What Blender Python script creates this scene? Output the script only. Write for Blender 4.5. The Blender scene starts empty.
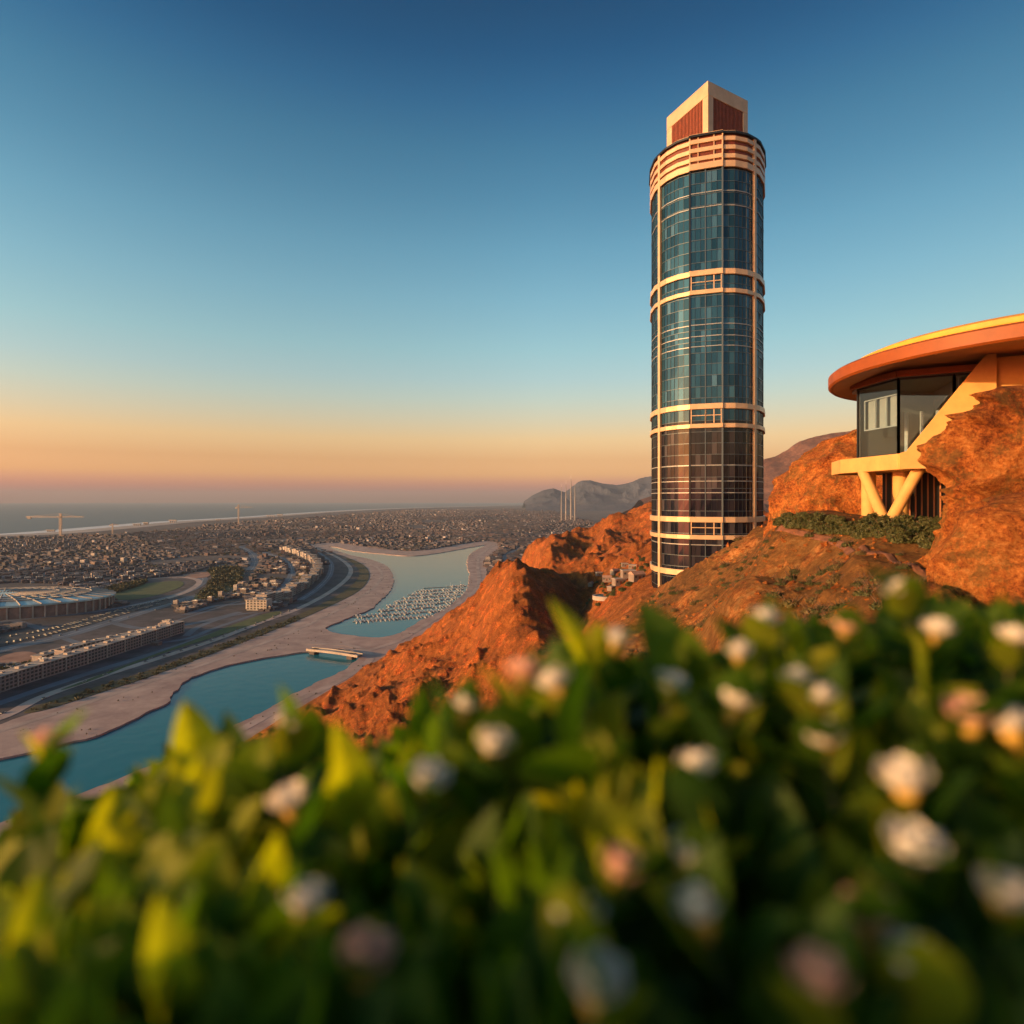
import bpy, math, random
import numpy as np
from mathutils import Vector, Matrix
from mathutils.geometry import tessellate_polygon

R = math.radians
scene = bpy.context.scene
COL = scene.collection
rng = np.random.default_rng(7)
random.seed(7)

# ------------------------------------------------------------------ camera
F = 600.0          # focal length in pixels of a 1024 frame
CAM_Z = 180.0
cam = bpy.data.cameras.new('camera')
cam.sensor_width = 36.0
cam.lens = 36.0 * F / 1024.0
cam.shift_y = -12.0 / 1024.0
cam.clip_start = 0.05
cam.clip_end = 90000.0
cam.dof.use_dof = True
cam.dof.focus_distance = 160.0
cam.dof.aperture_fstop = 0.9
cam.dof.aperture_blades = 0
camo = bpy.data.objects.new('camera', cam)
camo.location = (0, 0, CAM_Z)
camo.rotation_euler = (R(90), 0, 0)
COL.objects.link(camo)
scene.camera = camo

# ------------------------------------------------------------------ light
SUN_EL = 9.0
SUN_AZ = -114.0      # degrees from +Y, clockwise seen from above (negative = left of the view)
world = bpy.data.worlds.new('World')
scene.world = world
world.use_nodes = True
wt = world.node_tree
wt.nodes.clear()
w_out = wt.nodes.new('ShaderNodeOutputWorld')
w_bg = wt.nodes.new('ShaderNodeBackground')
w_bg.inputs["Strength"].default_value = 0.15
sky = wt.nodes.new('ShaderNodeTexSky')
sky.sky_type = 'NISHITA'
sky.sun_disc = False
sky.sun_elevation = R(SUN_EL)
sky.sun_rotation = R(SUN_AZ)
sky.altitude = 100
sky.air_density = 1.0
sky.dust_density = 2.0
sky.ozone_density = 1.5
# evening air: tint the sky by the height above the horizon
w_tc = wt.nodes.new('ShaderNodeTexCoord')
w_sep = wt.nodes.new('ShaderNodeSeparateXYZ')
w_ramp = wt.nodes.new('ShaderNodeValToRGB')
w_mul = wt.nodes.new('ShaderNodeMix'); w_mul.data_type = 'RGBA'; w_mul.blend_type = 'MULTIPLY'
w_mul.inputs['Factor'].default_value = 1.0
SKY_STOPS = [(0.0167, (0.95, 0.394, 0.531)), (0.0416, (1.0, 0.502, 0.32)), (0.0665, (0.884, 0.427, 0.249)), (0.0995, (0.951, 0.51, 0.286)), (0.1322, (0.833, 0.555, 0.379)), (0.1644, (0.728, 0.594, 0.457)), (0.1961, (0.639, 0.608, 0.507)), (0.2425, (0.552, 0.627, 0.532)), (0.3162, (0.442, 0.593, 0.54)), (0.3846, (0.339, 0.534, 0.516)), (0.4472, (0.242, 0.447, 0.462)), (0.5039, (0.171, 0.376, 0.417)), (0.5547, (0.102, 0.29, 0.375)), (0.6, (0.057, 0.215, 0.312)), (0.6402, (0.045, 0.175, 0.26)), (1.0, (0.036, 0.14, 0.208))]
SKY_GAIN = 2.087
cr = w_ramp.color_ramp
while len(cr.elements) > 1: cr.elements.remove(cr.elements[-1])
for i, (p, c) in enumerate(SKY_STOPS):
    e = cr.elements[0] if i == 0 else cr.elements.new(p)
    e.position = p
    e.color = (c[0], c[1], c[2], 1)
wt.links.new(w_tc.outputs['Generated'], w_sep.inputs[0])
wt.links.new(w_sep.outputs['Z'], w_ramp.inputs[0])
wt.links.new(sky.outputs[0], w_mul.inputs['A'])
w_gain = wt.nodes.new('ShaderNodeVectorMath'); w_gain.operation = 'SCALE'; w_gain.inputs['Scale'].default_value = SKY_GAIN
wt.links.new(w_ramp.outputs[0], w_gain.inputs[0])
wt.links.new(w_gain.outputs[0], w_mul.inputs['B'])
# the sky darkens on the side away from the sunset
w_mr = wt.nodes.new('ShaderNodeMapRange'); w_mr.inputs['From Min'].default_value = 0.05; w_mr.inputs['From Max'].default_value = 0.75; w_mr.inputs['To Min'].default_value = 1.0; w_mr.inputs['To Max'].default_value = 0.66
w_az = wt.nodes.new('ShaderNodeVectorMath'); w_az.operation = 'SCALE'
wt.links.new(w_sep.outputs['X'], w_mr.inputs['Value']); wt.links.new(w_mul.outputs['Result'], w_az.inputs[0]); wt.links.new(w_mr.outputs[0], w_az.inputs['Scale'])
wt.links.new(w_az.outputs[0], w_bg.inputs['Color'])
wt.links.new(w_bg.outputs[0], w_out.inputs[0])

sun = bpy.data.lights.new('sun', 'SUN')
sun.energy = 5.0
sun.angle = R(0.6)
sun.color = (1.0, 0.54, 0.22)
suno = bpy.data.objects.new('sun', sun)
sd = Vector((math.sin(R(SUN_AZ)) * math.cos(R(SUN_EL)), math.cos(R(SUN_AZ)) * math.cos(R(SUN_EL)), math.sin(R(SUN_EL))))
suno.rotation_euler = sd.to_track_quat('Z', 'Y').to_euler()
suno.location = sd * 300 + Vector((0, 0, 180))
COL.objects.link(suno)

vs = scene.view_settings
vs.view_transform = 'Standard'
vs.look = 'None'
vs.exposure = 0.55
vs.gamma = 1.0
vs.use_curve_mapping = False
scene.cycles.max_bounces = 6
scene.cycles.volume_bounces = 0
scene.cycles.transparent_max_bounces = 8

# ------------------------------------------------------------------ helpers
def tag(o, label=None, cat=None, group=None, kind=None):
    if label: o['label'] = label
    if cat: o['category'] = cat
    if group: o['group'] = group
    if kind: o['kind'] = kind
    return o

def empty(name, loc=(0, 0, 0), rz=0.0, label=None, cat=None, group=None):
    o = bpy.data.objects.new(name, None)
    o.empty_display_size = 0.5
    o.location = loc
    o.rotation_euler = (0, 0, rz)
    COL.objects.link(o)
    return tag(o, label, cat, group)

def copy_tree(o, parent=None):
    c = o.copy()
    COL.objects.link(c)
    c.parent = parent
    for ch in o.children:
        copy_tree(ch, c)
    return c

def mesh_np(name, verts, quads, mat=None, parent=None, smooth=False, tris=None, mats=None, fmat=None):
    me = bpy.data.meshes.new(name)
    verts = np.asarray(verts, np.float32)
    loops, starts, tot, pos = [], [], [], 0
    if quads is not None and len(quads):
        q = np.asarray(quads, np.int32)
        loops.append(q.ravel()); starts.append(np.arange(len(q)) * 4); tot.append(np.full(len(q), 4)); pos = len(q) * 4
    if tris is not None and len(tris):
        t = np.asarray(tris, np.int32)
        loops.append(t.ravel()); starts.append(pos + np.arange(len(t)) * 3); tot.append(np.full(len(t), 3))
    loops = np.concatenate(loops); starts = np.concatenate(starts); tot = np.concatenate(tot)
    me.vertices.add(len(verts)); me.vertices.foreach_set('co', verts.ravel())
    me.loops.add(len(loops)); me.loops.foreach_set('vertex_index', loops.astype(np.int32))
    me.polygons.add(len(starts)); me.polygons.foreach_set('loop_start', starts.astype(np.int32))
    me.polygons.foreach_set('use_smooth', np.full(len(starts), smooth))
    for m in (mats or ([mat] if mat else [])): me.materials.append(m)
    if fmat is not None: me.polygons.foreach_set('material_index', np.asarray(fmat, np.int32))
    me.update(calc_edges=True)
    me.validate()
    o = bpy.data.objects.new(name, me)
    COL.objects.link(o)
    if parent: o.parent = parent
    return o

class MB:
    """collects shapes, builds one mesh object"""
    def __init__(s): s.v = []; s.f = []
    def add(s, vs_, fs):
        n = len(s.v); s.v.extend([tuple(v) for v in vs_]); s.f.extend([tuple(i + n for i in f) for f in fs]); return s
    def box(s, c, size, rz=0.0, tilt=None):
        hx, hy, hz = size[0] / 2, size[1] / 2, size[2] / 2
        m = Matrix.Rotation(rz, 3, 'Z')
        if tilt is not None: m = tilt @ m
        vs_ = [Vector(c) + m @ Vector((x * hx, y * hy, z * hz)) for x in (-1, 1) for y in (-1, 1) for z in (-1, 1)]
        return s.add(vs_, [(0, 1, 3, 2), (4, 6, 7, 5), (0, 4, 5, 1), (2, 3, 7, 6), (0, 2, 6, 4), (1, 5, 7, 3)])
    def bar(s, a, b, w, h=None, up=(0, 0, 1)):
        a = Vector(a); b = Vector(b); d = (b - a).normalized(); h = h or w
        upv = Vector(up)
        if abs(d.dot(upv)) > 0.98: upv = Vector((0, 1, 0))
        x = d.cross(upv).normalized(); y = x.cross(d).normalized()
        vs_ = [p + x * i * w / 2 + y * j * h / 2 for p in (a, b) for i in (-1, 1) for j in (-1, 1)]
        return s.add(vs_, [(0, 1, 3, 2), (4, 6, 7, 5), (0, 4, 5, 1), (2, 3, 7, 6), (0, 2, 6, 4), (1, 5, 7, 3)])
    def tube(s, pts, radii, n=10, caps=True):
        pts = [Vector(p) for p in pts]
        if not hasattr(radii, '__len__'): radii = [radii] * len(pts)
        vs_, fs = [], []
        for i, p in enumerate(pts):
            d = (pts[min(i + 1, len(pts) - 1)] - pts[max(i - 1, 0)]).normalized()
            ref = Vector((0, 0, 1)) if abs(d.z) < 0.95 else Vector((0, 1, 0))
            x = d.cross(ref).normalized(); y = x.cross(d).normalized()
            for k in range(n):
                a = 2 * math.pi * k / n
                vs_.append(p + (x * math.cos(a) + y * math.sin(a)) * radii[i])
        for i in range(len(pts) - 1):
            for k in range(n):
                k2 = (k + 1) % n
                fs.append((i * n + k, i * n + k2, (i + 1) * n + k2, (i + 1) * n + k))
        if caps:
            fs.append(tuple(range(n))[::-1]); fs.append(tuple((len(pts) - 1) * n + k for k in range(n)))
        return s.add(vs_, fs)
    def prism(s, poly, z0, z1, cap=True):
        n = len(poly)
        vs_ = [(p[0], p[1], z0) for p in poly] + [(p[0], p[1], z1) for p in poly]
        fs = [(i, (i + 1) % n, n + (i + 1) % n, n + i) for i in range(n)]
        if cap:
            fs += [tuple(range(n))[::-1], tuple(range(n, 2 * n))]
        return s.add(vs_, fs)
    def lathe(s, prof, c=(0, 0, 0), n=48, sx=1.0, sy=1.0):
        vs_, fs = [], []
        for (r, z) in prof:
            for k in range(n):
                a = 2 * math.pi * k / n
                vs_.append((c[0] + r * sx * math.cos(a), c[1] + r * sy * math.sin(a), c[2] + z))
        for i in range(len(prof) - 1):
            for k in range(n):
                k2 = (k + 1) % n
                fs.append((i * n + k, i * n + k2, (i + 1) * n + k2, (i + 1) * n + k))
        return s.add(vs_, fs)
    def build(s, name, mat, parent=None, smooth=False, bevel=0.0, angle=None):
        me = bpy.data.meshes.new(name)
        me.from_pydata(s.v, [], s.f)
        if mat: me.materials.append(mat)
        me.update()
        if smooth:
            me.polygons.foreach_set('use_smooth', [True] * len(me.polygons))
            if angle: me.set_sharp_from_angle(angle=R(angle))
        o = bpy.data.objects.new(name, me)
        COL.objects.link(o)
        if parent: o.parent = parent
        if bevel:
            b = o.modifiers.new('bevel', 'BEVEL'); b.width = bevel; b.segments = 2; b.limit_method = 'ANGLE'
        return o

# pixel of the photograph -> world point on the plain (z = h) or at depth Y
def G(px, py, h=0.0):
    Y = F * (CAM_Z - h) / (py - 500.0)
    return ((px - 512.0) / F * Y, Y, h)
def D(px, py, Y):
    return ((px - 512.0) / F * Y, Y, CAM_Z - (py - 500.0) / F * Y)

# numpy gradient noise -------------------------------------------------
_perm = np.random.default_rng(3).permutation(256); _perm = np.concatenate([_perm, _perm, _perm])
_g = np.random.default_rng(4).normal(size=(256, 3)); _g /= np.linalg.norm(_g, axis=1)[:, None]
def noise3(x, y, z):
    xi = np.floor(x).astype(int); yi = np.floor(y).astype(int); zi = np.floor(z).astype(int)
    xf, yf, zf = x - xi, y - yi, z - zi
    xi &= 255; yi &= 255; zi &= 255
    u, v, w = [t * t * t * (t * (t * 6 - 15) + 10) for t in (xf, yf, zf)]
    def gr(a, b, c):
        g = _g[_perm[_perm[_perm[(xi + a) & 255] + ((yi + b) & 255)] + ((zi + c) & 255)]]
        return g[..., 0] * (xf - a) + g[..., 1] * (yf - b) + g[..., 2] * (zf - c)
    def L(a, b, t): return a + (b - a) * t
    return L(L(L(gr(0,0,0), gr(1,0,0), u), L(gr(0,1,0), gr(1,1,0), u), v), L(L(gr(0,0,1), gr(1,0,1), u), L(gr(0,1,1), gr(1,1,1), u), v), w) * 1.6
def fbm(x, y, z, oct=5, gain=0.5, lac=2.03):
    s = 0; a = 1
    for i in range(oct):
        s = s + a * noise3(x + 17.3 * i, y - 9.1 * i, z + 3.7 * i); a *= gain; x = x * lac; y = y * lac; z = z * lac
    return s
def ridged(x, y, z, oct=5, gain=0.5, lac=2.07):
    s = 0; a = 1; tot = 0; w = 1
    for i in range(oct):
        n = 1 - np.abs(noise3(x + 11.3 * i, y + 5.1 * i, z - 3.7 * i)) * 1.4
        n = n * n * w; w = np.clip(n * 1.3, 0, 1)
        s = s + a * n; tot += a; a *= gain; x = x * lac; y = y * lac; z = z * lac
    return s / tot

# ------------------------------------------------------------------ materials
def new_mat(name):
    m = bpy.data.materials.new(name); m.use_nodes = True
    return m, m.node_tree, m.node_tree.nodes['Principled BSDF']

def pmat(name, color, rough=0.7, metal=0.0, var=0.0, scale=1.0, bump=0.0, bscale=None, spec=None, color2=None):
    m, t, b = new_mat(name)
    b.inputs['Roughness'].default_value = rough
    b.inputs['Metallic'].default_value = metal
    if spec is not None: b.inputs['Specular IOR Level'].default_value = spec
    b.inputs['Base Color'].default_value = (*color, 1)
    if var or color2 or bump:
        tc = t.nodes.new('ShaderNodeTexCoord')
        n = t.nodes.new('ShaderNodeTexNoise'); n.inputs['Scale'].default_value = scale; n.inputs['Detail'].default_value = 8
        n.inputs['Roughness'].default_value = 0.65
        t.links.new(tc.outputs['Object'], n.inputs['Vector'])
        if var or color2:
            r = t.nodes.new('ShaderNodeValToRGB')
            c2 = color2 or tuple(min(1, c * (1 + var)) for c in color)
            c1 = color if color2 else tuple(c * (1 - var) for c in color)
            r.color_ramp.elements[0].position = 0.35; r.color_ramp.elements[0].color = (*c1, 1)
            r.color_ramp.elements[1].position = 0.65; r.color_ramp.elements[1].color = (*c2, 1)
            t.links.new(n.outputs['Fac'], r.inputs[0]); t.links.new(r.outputs[0], b.inputs['Base Color'])
        if bump:
            n2 = t.nodes.new('ShaderNodeTexNoise'); n2.inputs['Scale'].default_value = bscale or scale * 4; n2.inputs['Detail'].default_value = 8
            t.links.new(tc.outputs['Object'], n2.inputs['Vector'])
            bp = t.nodes.new('ShaderNodeBump'); bp.inputs['Strength'].default_value = 0.6; bp.inputs['Distance'].default_value = bump
            t.links.new(n2.outputs['Fac'], bp.inputs['Height']); t.links.new(bp.outputs[0], b.inputs['Normal'])
    return m

def ramp_node(t, stops):
    r = t.nodes.new('ShaderNodeValToRGB'); e = r.color_ramp.elements
    while len(e) > 1: e.remove(e[-1])
    for i, (p, c) in enumerate(stops):
        x = e[0] if i == 0 else e.new(p)
        x.position = p; x.color = (*c, 1)
    return r

def island_mat(name, stops, rough=0.8):
    m, t, b = new_mat(name)
    g = t.nodes.new('ShaderNodeNewGeometry'); r = ramp_node(t, stops)
    r.color_ramp.interpolation = 'CONSTANT'
    t.links.new(g.outputs['Random Per Island'], r.inputs[0]); t.links.new(r.outputs[0], b.inputs['Base Color'])
    b.inputs['Roughness'].default_value = rough
    return m

def rock_mat(name, sc, cols, bump, scrub=0.0, speck=3.0, far_red=False):
    """rust coloured rock and scree; sc = metres of the coarse pattern"""
    m, t, b = new_mat(name)
    N, Lk = t.nodes, t.links
    tc = N.new('ShaderNodeTexCoord')
    def noise(scale, detail=10, rough=0.65, dist=0.0):
        n = N.new('ShaderNodeTexNoise'); n.inputs['Scale'].default_value = scale; n.inputs['Detail'].default_value = detail
        n.inputs['Roughness'].default_value = rough; n.inputs['Distortion'].default_value = dist
        Lk.new(tc.outputs['Object'], n.inputs['Vector']); return n
    n1 = noise(1 / sc, 12, 0.78, 0.6); n2 = noise(speck / sc * 4, 8, 0.8)
    add = N.new('ShaderNodeMath'); add.operation = 'MULTIPLY_ADD'; add.inputs[1].default_value = 1.15
    Lk.new(n2.outputs['Fac'], add.inputs[0]); Lk.new(n1.outputs['Fac'], add.inputs[2])
    sub = N.new('ShaderNodeMath'); sub.operation = 'SUBTRACT'; sub.inputs[1].default_value = 0.575
    Lk.new(add.outputs[0], sub.inputs[0])
    r = ramp_node(t, [(0.32, cols[0]), (0.46, cols[1]), (0.57, cols[2]), (0.70, cols[3])])
    Lk.new(sub.outputs[0], r.inputs[0])
    out = r.outputs[0]
    if scrub:
        n3 = noise(1.6 / sc, 10, 0.8)
        r3 = ramp_node(t, [(0.53 - scrub * 0.1, (0, 0, 0)), (0.60 - scrub * 0.1, (1, 1, 1))])
        Lk.new(n3.outputs['Fac'], r3.inputs[0])
        mx = N.new('ShaderNodeMix'); mx.data_type = 'RGBA'
        mu = N.new('ShaderNodeMath'); mu.operation = 'MULTIPLY'; mu.inputs[1].default_value = 0.62
        Lk.new(r3.outputs[0], mu.inputs[0]); Lk.new(mu.outputs[0], mx.inputs['Factor'])
        Lk.new(out, mx.inputs['A']); mx.inputs['B'].default_value = (0.15, 0.105, 0.035, 1)
        out = mx.outputs['Result']
    if far_red:      # the outer hills are of redder stone
        sp = N.new('ShaderNodeSeparateXYZ'); Lk.new(tc.outputs['Object'], sp.inputs[0])
        mr = N.new('ShaderNodeMapRange'); mr.inputs['From Min'].default_value = 110; mr.inputs['From Max'].default_value = 260
        Lk.new(sp.outputs['Y'], mr.inputs['Value'])
        ml = N.new('ShaderNodeMix'); ml.data_type = 'RGBA'; ml.blend_type = 'MULTIPLY'
        Lk.new(mr.outputs[0], ml.inputs['Factor']); Lk.new(out, ml.inputs['A']); ml.inputs['B'].default_value = (1.0, 0.66, 0.50, 1)
        out = ml.outputs['Result']
    Lk.new(out, b.inputs['Base Color'])
    b.inputs['Roughness'].default_value = 0.92; b.inputs['Specular IOR Level'].default_value = 0.2
    vc = N.new('ShaderNodeTexVoronoi'); vc.feature = 'DISTANCE_TO_EDGE'; vc.inputs['Scale'].default_value = 1.9 / sc
    nd = noise(1.2 / sc, 6, 0.7); vm = N.new('ShaderNodeVectorMath'); vm.operation = 'SCALE'; vm.inputs['Scale'].default_value = sc * 1.6
    va = N.new('ShaderNodeVectorMath'); va.operation = 'ADD'; Lk.new(nd.outputs['Color'], vm.inputs[0]); Lk.new(vm.outputs[0], va.inputs[0]); Lk.new(tc.outputs['Object'], va.inputs[1]); Lk.new(va.outputs[0], vc.inputs['Vector'])
    vr = ramp_node(t, [(0.0, (0, 0, 0)), (0.07, (1, 1, 1))]); Lk.new(vc.outputs['Distance'], vr.inputs[0])
    bp0 = N.new('ShaderNodeBump'); bp0.inputs['Strength'].default_value = 0.8; bp0.inputs['Distance'].default_value = bump * 0.35; Lk.new(vr.outputs[0], bp0.inputs['Height'])
    nb = noise(4 / sc, 14, 0.8); nb2 = noise(22 / sc, 8, 0.8)
    bp = N.new('ShaderNodeBump'); bp.inputs['Strength'].default_value = 1.0; bp.inputs['Distance'].default_value = bump
    bp2 = N.new('ShaderNodeBump'); bp2.inputs['Strength'].default_value = 1.0; bp2.inputs['Distance'].default_value = bump * 0.4
    Lk.new(nb.outputs['Fac'], bp.inputs['Height']); Lk.new(nb2.outputs['Fac'], bp2.inputs['Height'])
    Lk.new(bp0.outputs[0], bp.inputs['Normal']); Lk.new(bp.outputs[0], bp2.inputs['Normal']); Lk.new(bp2.outputs[0], b.inputs['Normal'])
    return m

ROCK = [(0.10, 0.030, 0.014), (0.33, 0.105, 0.030), (0.60, 0.235, 0.060), (0.74, 0.40, 0.15)]
m_hill = rock_mat('hill_rock', 14.0, ROCK, 1.15, scrub=1.2, speck=4.0, far_red=True)
m_cliff = rock_mat('cliff_rock', 2.6, [(0.13, 0.034, 0.012), (0.36, 0.105, 0.024), (0.54, 0.185, 0.038), (0.64, 0.28, 0.08)], 0.35, scrub=0.2)
m_mount = rock_mat('mountain_rock', 500.0, [(0.13, 0.07, 0.06), (0.2, 0.1, 0.075), (0.26, 0.13, 0.09), (0.32, 0.17, 0.12)], 30.0)
m_mount2 = rock_mat('haze_blue_rock', 900.0, [(0.05, 0.065, 0.10), (0.065, 0.08, 0.12), (0.08, 0.09, 0.13), (0.09, 0.10, 0.14)], 30.0)  # blue of the distant haze is put into the rock colour
m_gold = pmat('gold_cladding', (0.62, 0.42, 0.25), 0.38, 0.25, var=0.12, scale=0.25)
m_cream = pmat('cream_stucco', (0.58, 0.33, 0.10), 0.75, var=0.10, scale=0.8, bump=0.01, bscale=14)
m_ochre = pmat('ochre_roof', (0.68, 0.33, 0.035), 0.6, var=0.15, scale=0.5, bump=0.01, bscale=10)
m_rust = pmat('rust_fascia', (0.25, 0.058, 0.004), 0.6, var=0.15, scale=0.6)
m_louv = pmat('red_louvre', (0.13, 0.024, 0.007), 0.5, 0.1, var=0.25, scale=0.6)
m_dark = pmat('dark_metal', (0.03, 0.032, 0.035), 0.4, 0.6)
m_mull = pmat('grey_mullion', (0.10, 0.13, 0.15), 0.4, 0.5)
m_white = pmat('white_paint', (0.75, 0.73, 0.70), 0.5)
m_conc = pmat('concrete', (0.36, 0.31, 0.28), 0.85, var=0.2, scale=0.05)
m_asph = pmat('asphalt', (0.11, 0.125, 0.165), 0.7, var=0.3, scale=0.02)
m_prom = pmat('pale_paving', (0.42, 0.32, 0.29), 0.85, var=0.25, scale=0.03)
m_track = pmat('packed_earth', (0.16, 0.065, 0.035), 0.95, var=0.4, scale=1.6, bump=0.06)

# ------------------------------------------------------------------ near hills: one sheet through measured heights
cp = []
def c_px(px, py, Y): x, y, z = D(px, py, Y); cp.append((x, y, z - CAM_Z))
def c_w(x, y, dz): cp.append((x, y, dz))
for p in [(0, 0, -1.5), (-2.5, 0.5, -2.2), (2.5, 1, -1.7), (0, 3, -2.9), (-5, 4, -6), (6, 5, -3.2), (0, 9, -7.5), (-10, 8, -12), (12, 10, -4),
          (0, -12, -1), (-20, -3, -14), (22, 0, -2.5), (-60, -20, -45), (40, -40, 0), (-40, 30, -42), (-90, 60, -85), (-170, 0, -120), (60, 20, -3),
          (0, -120, -10), (150, -80, 10), (-180, -150, -120),
          (17, 21, -5.6), (23, 26, -6.2), (22, 19, -5.6), (30, 26, -6), (12, 15, -5.2), (26, 31, -5),
          (17, 45, -5.5), (-15, 50, -38), (-30, 100, -58), (-70, 130, -85), (0, 60, -27), (5, 100, -38)]:
    c_w(*p)
# hill in front of the tower
for p in [(900, 600, 24), (850, 622, 24), (760, 655, 27), (700, 665, 42), (640, 665, 60), (600, 645, 80), (612, 628, 105), (648, 602, 112), (670, 581, 118),
          (700, 560, 120), (740, 539, 118), (770, 526, 108), (800, 523, 84), (780, 524, 72), (850, 547, 40), (920, 566, 28), (870, 578, 33),
          (780, 580, 50), (720, 600, 70), (660, 625, 85), (780, 550, 66), (740, 562, 90), (830, 560, 44), (820, 600, 36), (700, 630, 62)]:
    c_px(*p)
for p in [(36, 46, -1.9), (50, 48, -1.9), (36, 58, -1.9), (50, 62, -1.9), (28, 52, -2.1), (27, 60, -2.3), (30, 42, -2.1), (24, 40, -2.6), (60, 40, -1), (35, 78, -2.5), (50, 85, -2),
          (70, 100, -4), (100, 150, -8), (60, 130, -11), (55, 160, -25), (55, 200, -29), (60, 250, -29), (95, 215, -25), (95, 255, -26), (130, 220, -20), (200, 250, -8), (200, 100, 5)]:
    c_w(*p)
# valley with the village, behind hills
for p in [(610, 603, 270), (640, 574, 320), (600, 574, 390), (555, 700, 150), (530, 730, 110), (590, 625, 240)]:
    c_px(*p)
# red peak in the middle
for p in [(525, 562, 440), (508, 563, 470), (490, 571, 500), (592, 583, 440), (560, 570, 450), (448, 614, 520), (402, 652, 540), (345, 688, 520),
          (522, 600, 350), (530, 640, 255), (545, 672, 195), (572, 602, 405), (585, 618, 340), (566, 650, 280), (500, 690, 270), (440, 705, 290), (375, 715, 330), (300, 735, 370), (300, 770, 290),
          (470, 640, 400), (430, 660, 400), (200, 800, 200), (100, 850, 215), (0, 905, 200), (400, 820, 120)]:
    c_px(*p)
for p in [(-253, 313, -181), (-222, 372, -181), (-190, 510, -181), (-157, 655, -181), (-95, 864, -181), (-300, 250, -181), (-330, 100, -181),
          (-60, 700, -165), (20, 700, -150), (-60, 1000, -186), (-40, 1250, -188)]:
    c_w(*p)
# red ridge behind
for p in [(528, 550, 800), (548, 545, 820), (575, 531, 830), (610, 514, 850), (650, 505, 850), (720, 498, 850), (640, 536, 700), (600, 562, 600), (562, 577, 610),
          (538, 573, 700), (590, 545, 740)]:
    c_px(*p)
for p in [(0, 1000, -186), (60, 1060, -184), (150, 1150, -184), (300, 1250, -184), (520, 1200, -120), (500, 800, -10), (400, 500, -5), (250, 500, -25), (500, 200, 20), (130, 340, -25)]:
    c_w(*p)
cp = np.array(cp, float)
def _k(r): return np.where(r > 0, r, 0.0)          # linear kernel: no overshoot
_sc = 1.0
def _warp(x, y):                                    # compress distance so near and far points weigh alike
    r = np.hypot(x, y) + 1e-9
    f = np.log1p(r / 12.0) * 12.0 / r
    return x * f, y * f
_cx, _cy = _warp(cp[:, 0], cp[:, 1])
_A = _k(np.hypot(_cx[:, None] - _cx[None], _cy[:, None] - _cy[None]))
_cr = np.hypot(cp[:, 0], cp[:, 1])
_div = (_cr + 25.0)
_n = len(cp)
# smooth conditionally positive kernel with constant term
_ker = lambda r: -np.sqrt(r * r + 0.8 ** 2)
_M = np.zeros((_n + 1, _n + 1)); _M[:_n, :_n] = _ker(_A) ; _M[:_n, _n] = 1; _M[_n, :_n] = 1
_M[:_n, :_n] -= np.eye(_n) * 0.01
_w = np.linalg.solve(_M, np.concatenate([cp[:, 2] / _div, [0]]))
def base_h(x, y):
    wx, wy = _warp(x, y)
    out = np.full(x.shape, _w[-1])
    for i in range(_n):
        out += _w[i] * _ker(np.hypot(wx - _cx[i], wy - _cy[i]))
    return out * (np.hypot(x, y) + 25.0)
def sstep(a, b, x):
    t = np.clip((x - a) / (b - a), 0, 1); return t * t * (3 - 2 * t)
def hill_h(x, y):
    x = np.asarray(x, float); y = np.asarray(y, float)
    r = np.hypot(x, y)
    h = base_h(x, y)
    far = sstep(150, 330, r)
    wx = x + 18 * noise3(x / 60, y / 60, 0 * x + 1.5); wy = y + 18 * noise3(x / 60, y / 60, 0 * x + 7.5)
    big = (ridged(wx / 95, wy / 95, 0 * x + 2.0, 6, 0.52) - 0.5) * 20 * far
    fine = (ridged(x / 30, y / 30, 0 * x + 5.0, 6, 0.55) - 0.5) * (2.0 + 3.5 * far)
    near = (ridged(x / 11, y / 11, 0 * x + 9.0, 6, 0.58) - 0.5) * 1.5 + fbm(x / 2.5, y / 2.5, 0 * x, 5, 0.6) * 0.22
    gul = (ridged(wx / 46, wy / 11, 0 * x + 12.0, 5, 0.6) - 0.5) * 4.2 * far + (ridged(x / 9, y / 9, 0 * x + 15.0, 4, 0.6) - 0.5) * 1.6 * far
    flat = 1 - np.exp(-(((x - 33) / 16) ** 2 + ((y - 54) / 14) ** 2)) * 0.9
    vill = 1 - 0.9 * np.exp(-(((x - 52) / 35) ** 2 + ((y - 300) / 50) ** 2))
    plain = sstep(-183, -160, h)
    amp = sstep(2, 25, r)
    h = h + (big * vill + fine * vill + gul * vill + near * (1 - 0.6 * far)) * flat * amp * plain
    return CAM_Z + np.maximum(h, -186.0)
def hz(x, y): return float(hill_h(np.array([x], float), np.array([y], float))[0])

ang = np.concatenate([np.linspace(-115, -47, 50)[:-1], np.linspace(-47, 47, 900), np.linspace(47, 115, 50)[1:]])
rad = np.concatenate([np.exp(np.linspace(math.log(0.4), math.log(15), 60))[:-1], np.exp(np.linspace(math.log(15), math.log(1600), 720))])
AA, RR = np.meshgrid(np.radians(ang), rad)
HX, HY = RR * np.sin(AA), RR * np.cos(AA)
HZ = hill_h(HX, HY)
na, nr = len(ang), len(rad)
idx = np.arange(na * nr).reshape(nr, na)
quads = np.stack([idx[:-1, :-1], idx[:-1, 1:], idx[1:, 1:], idx[1:, :-1]], -1).reshape(-1, 4)
keep = (HZ.ravel()[quads].max(1) > -4.5)
hill = mesh_np('hillside', np.stack([HX, HY, HZ], -1).reshape(-1, 3), quads[keep][:, ::-1], m_hill, smooth=True)
tag(hill, 'rust red rocky hillside falling from the viewpoint to the river plain', kind='structure')

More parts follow.
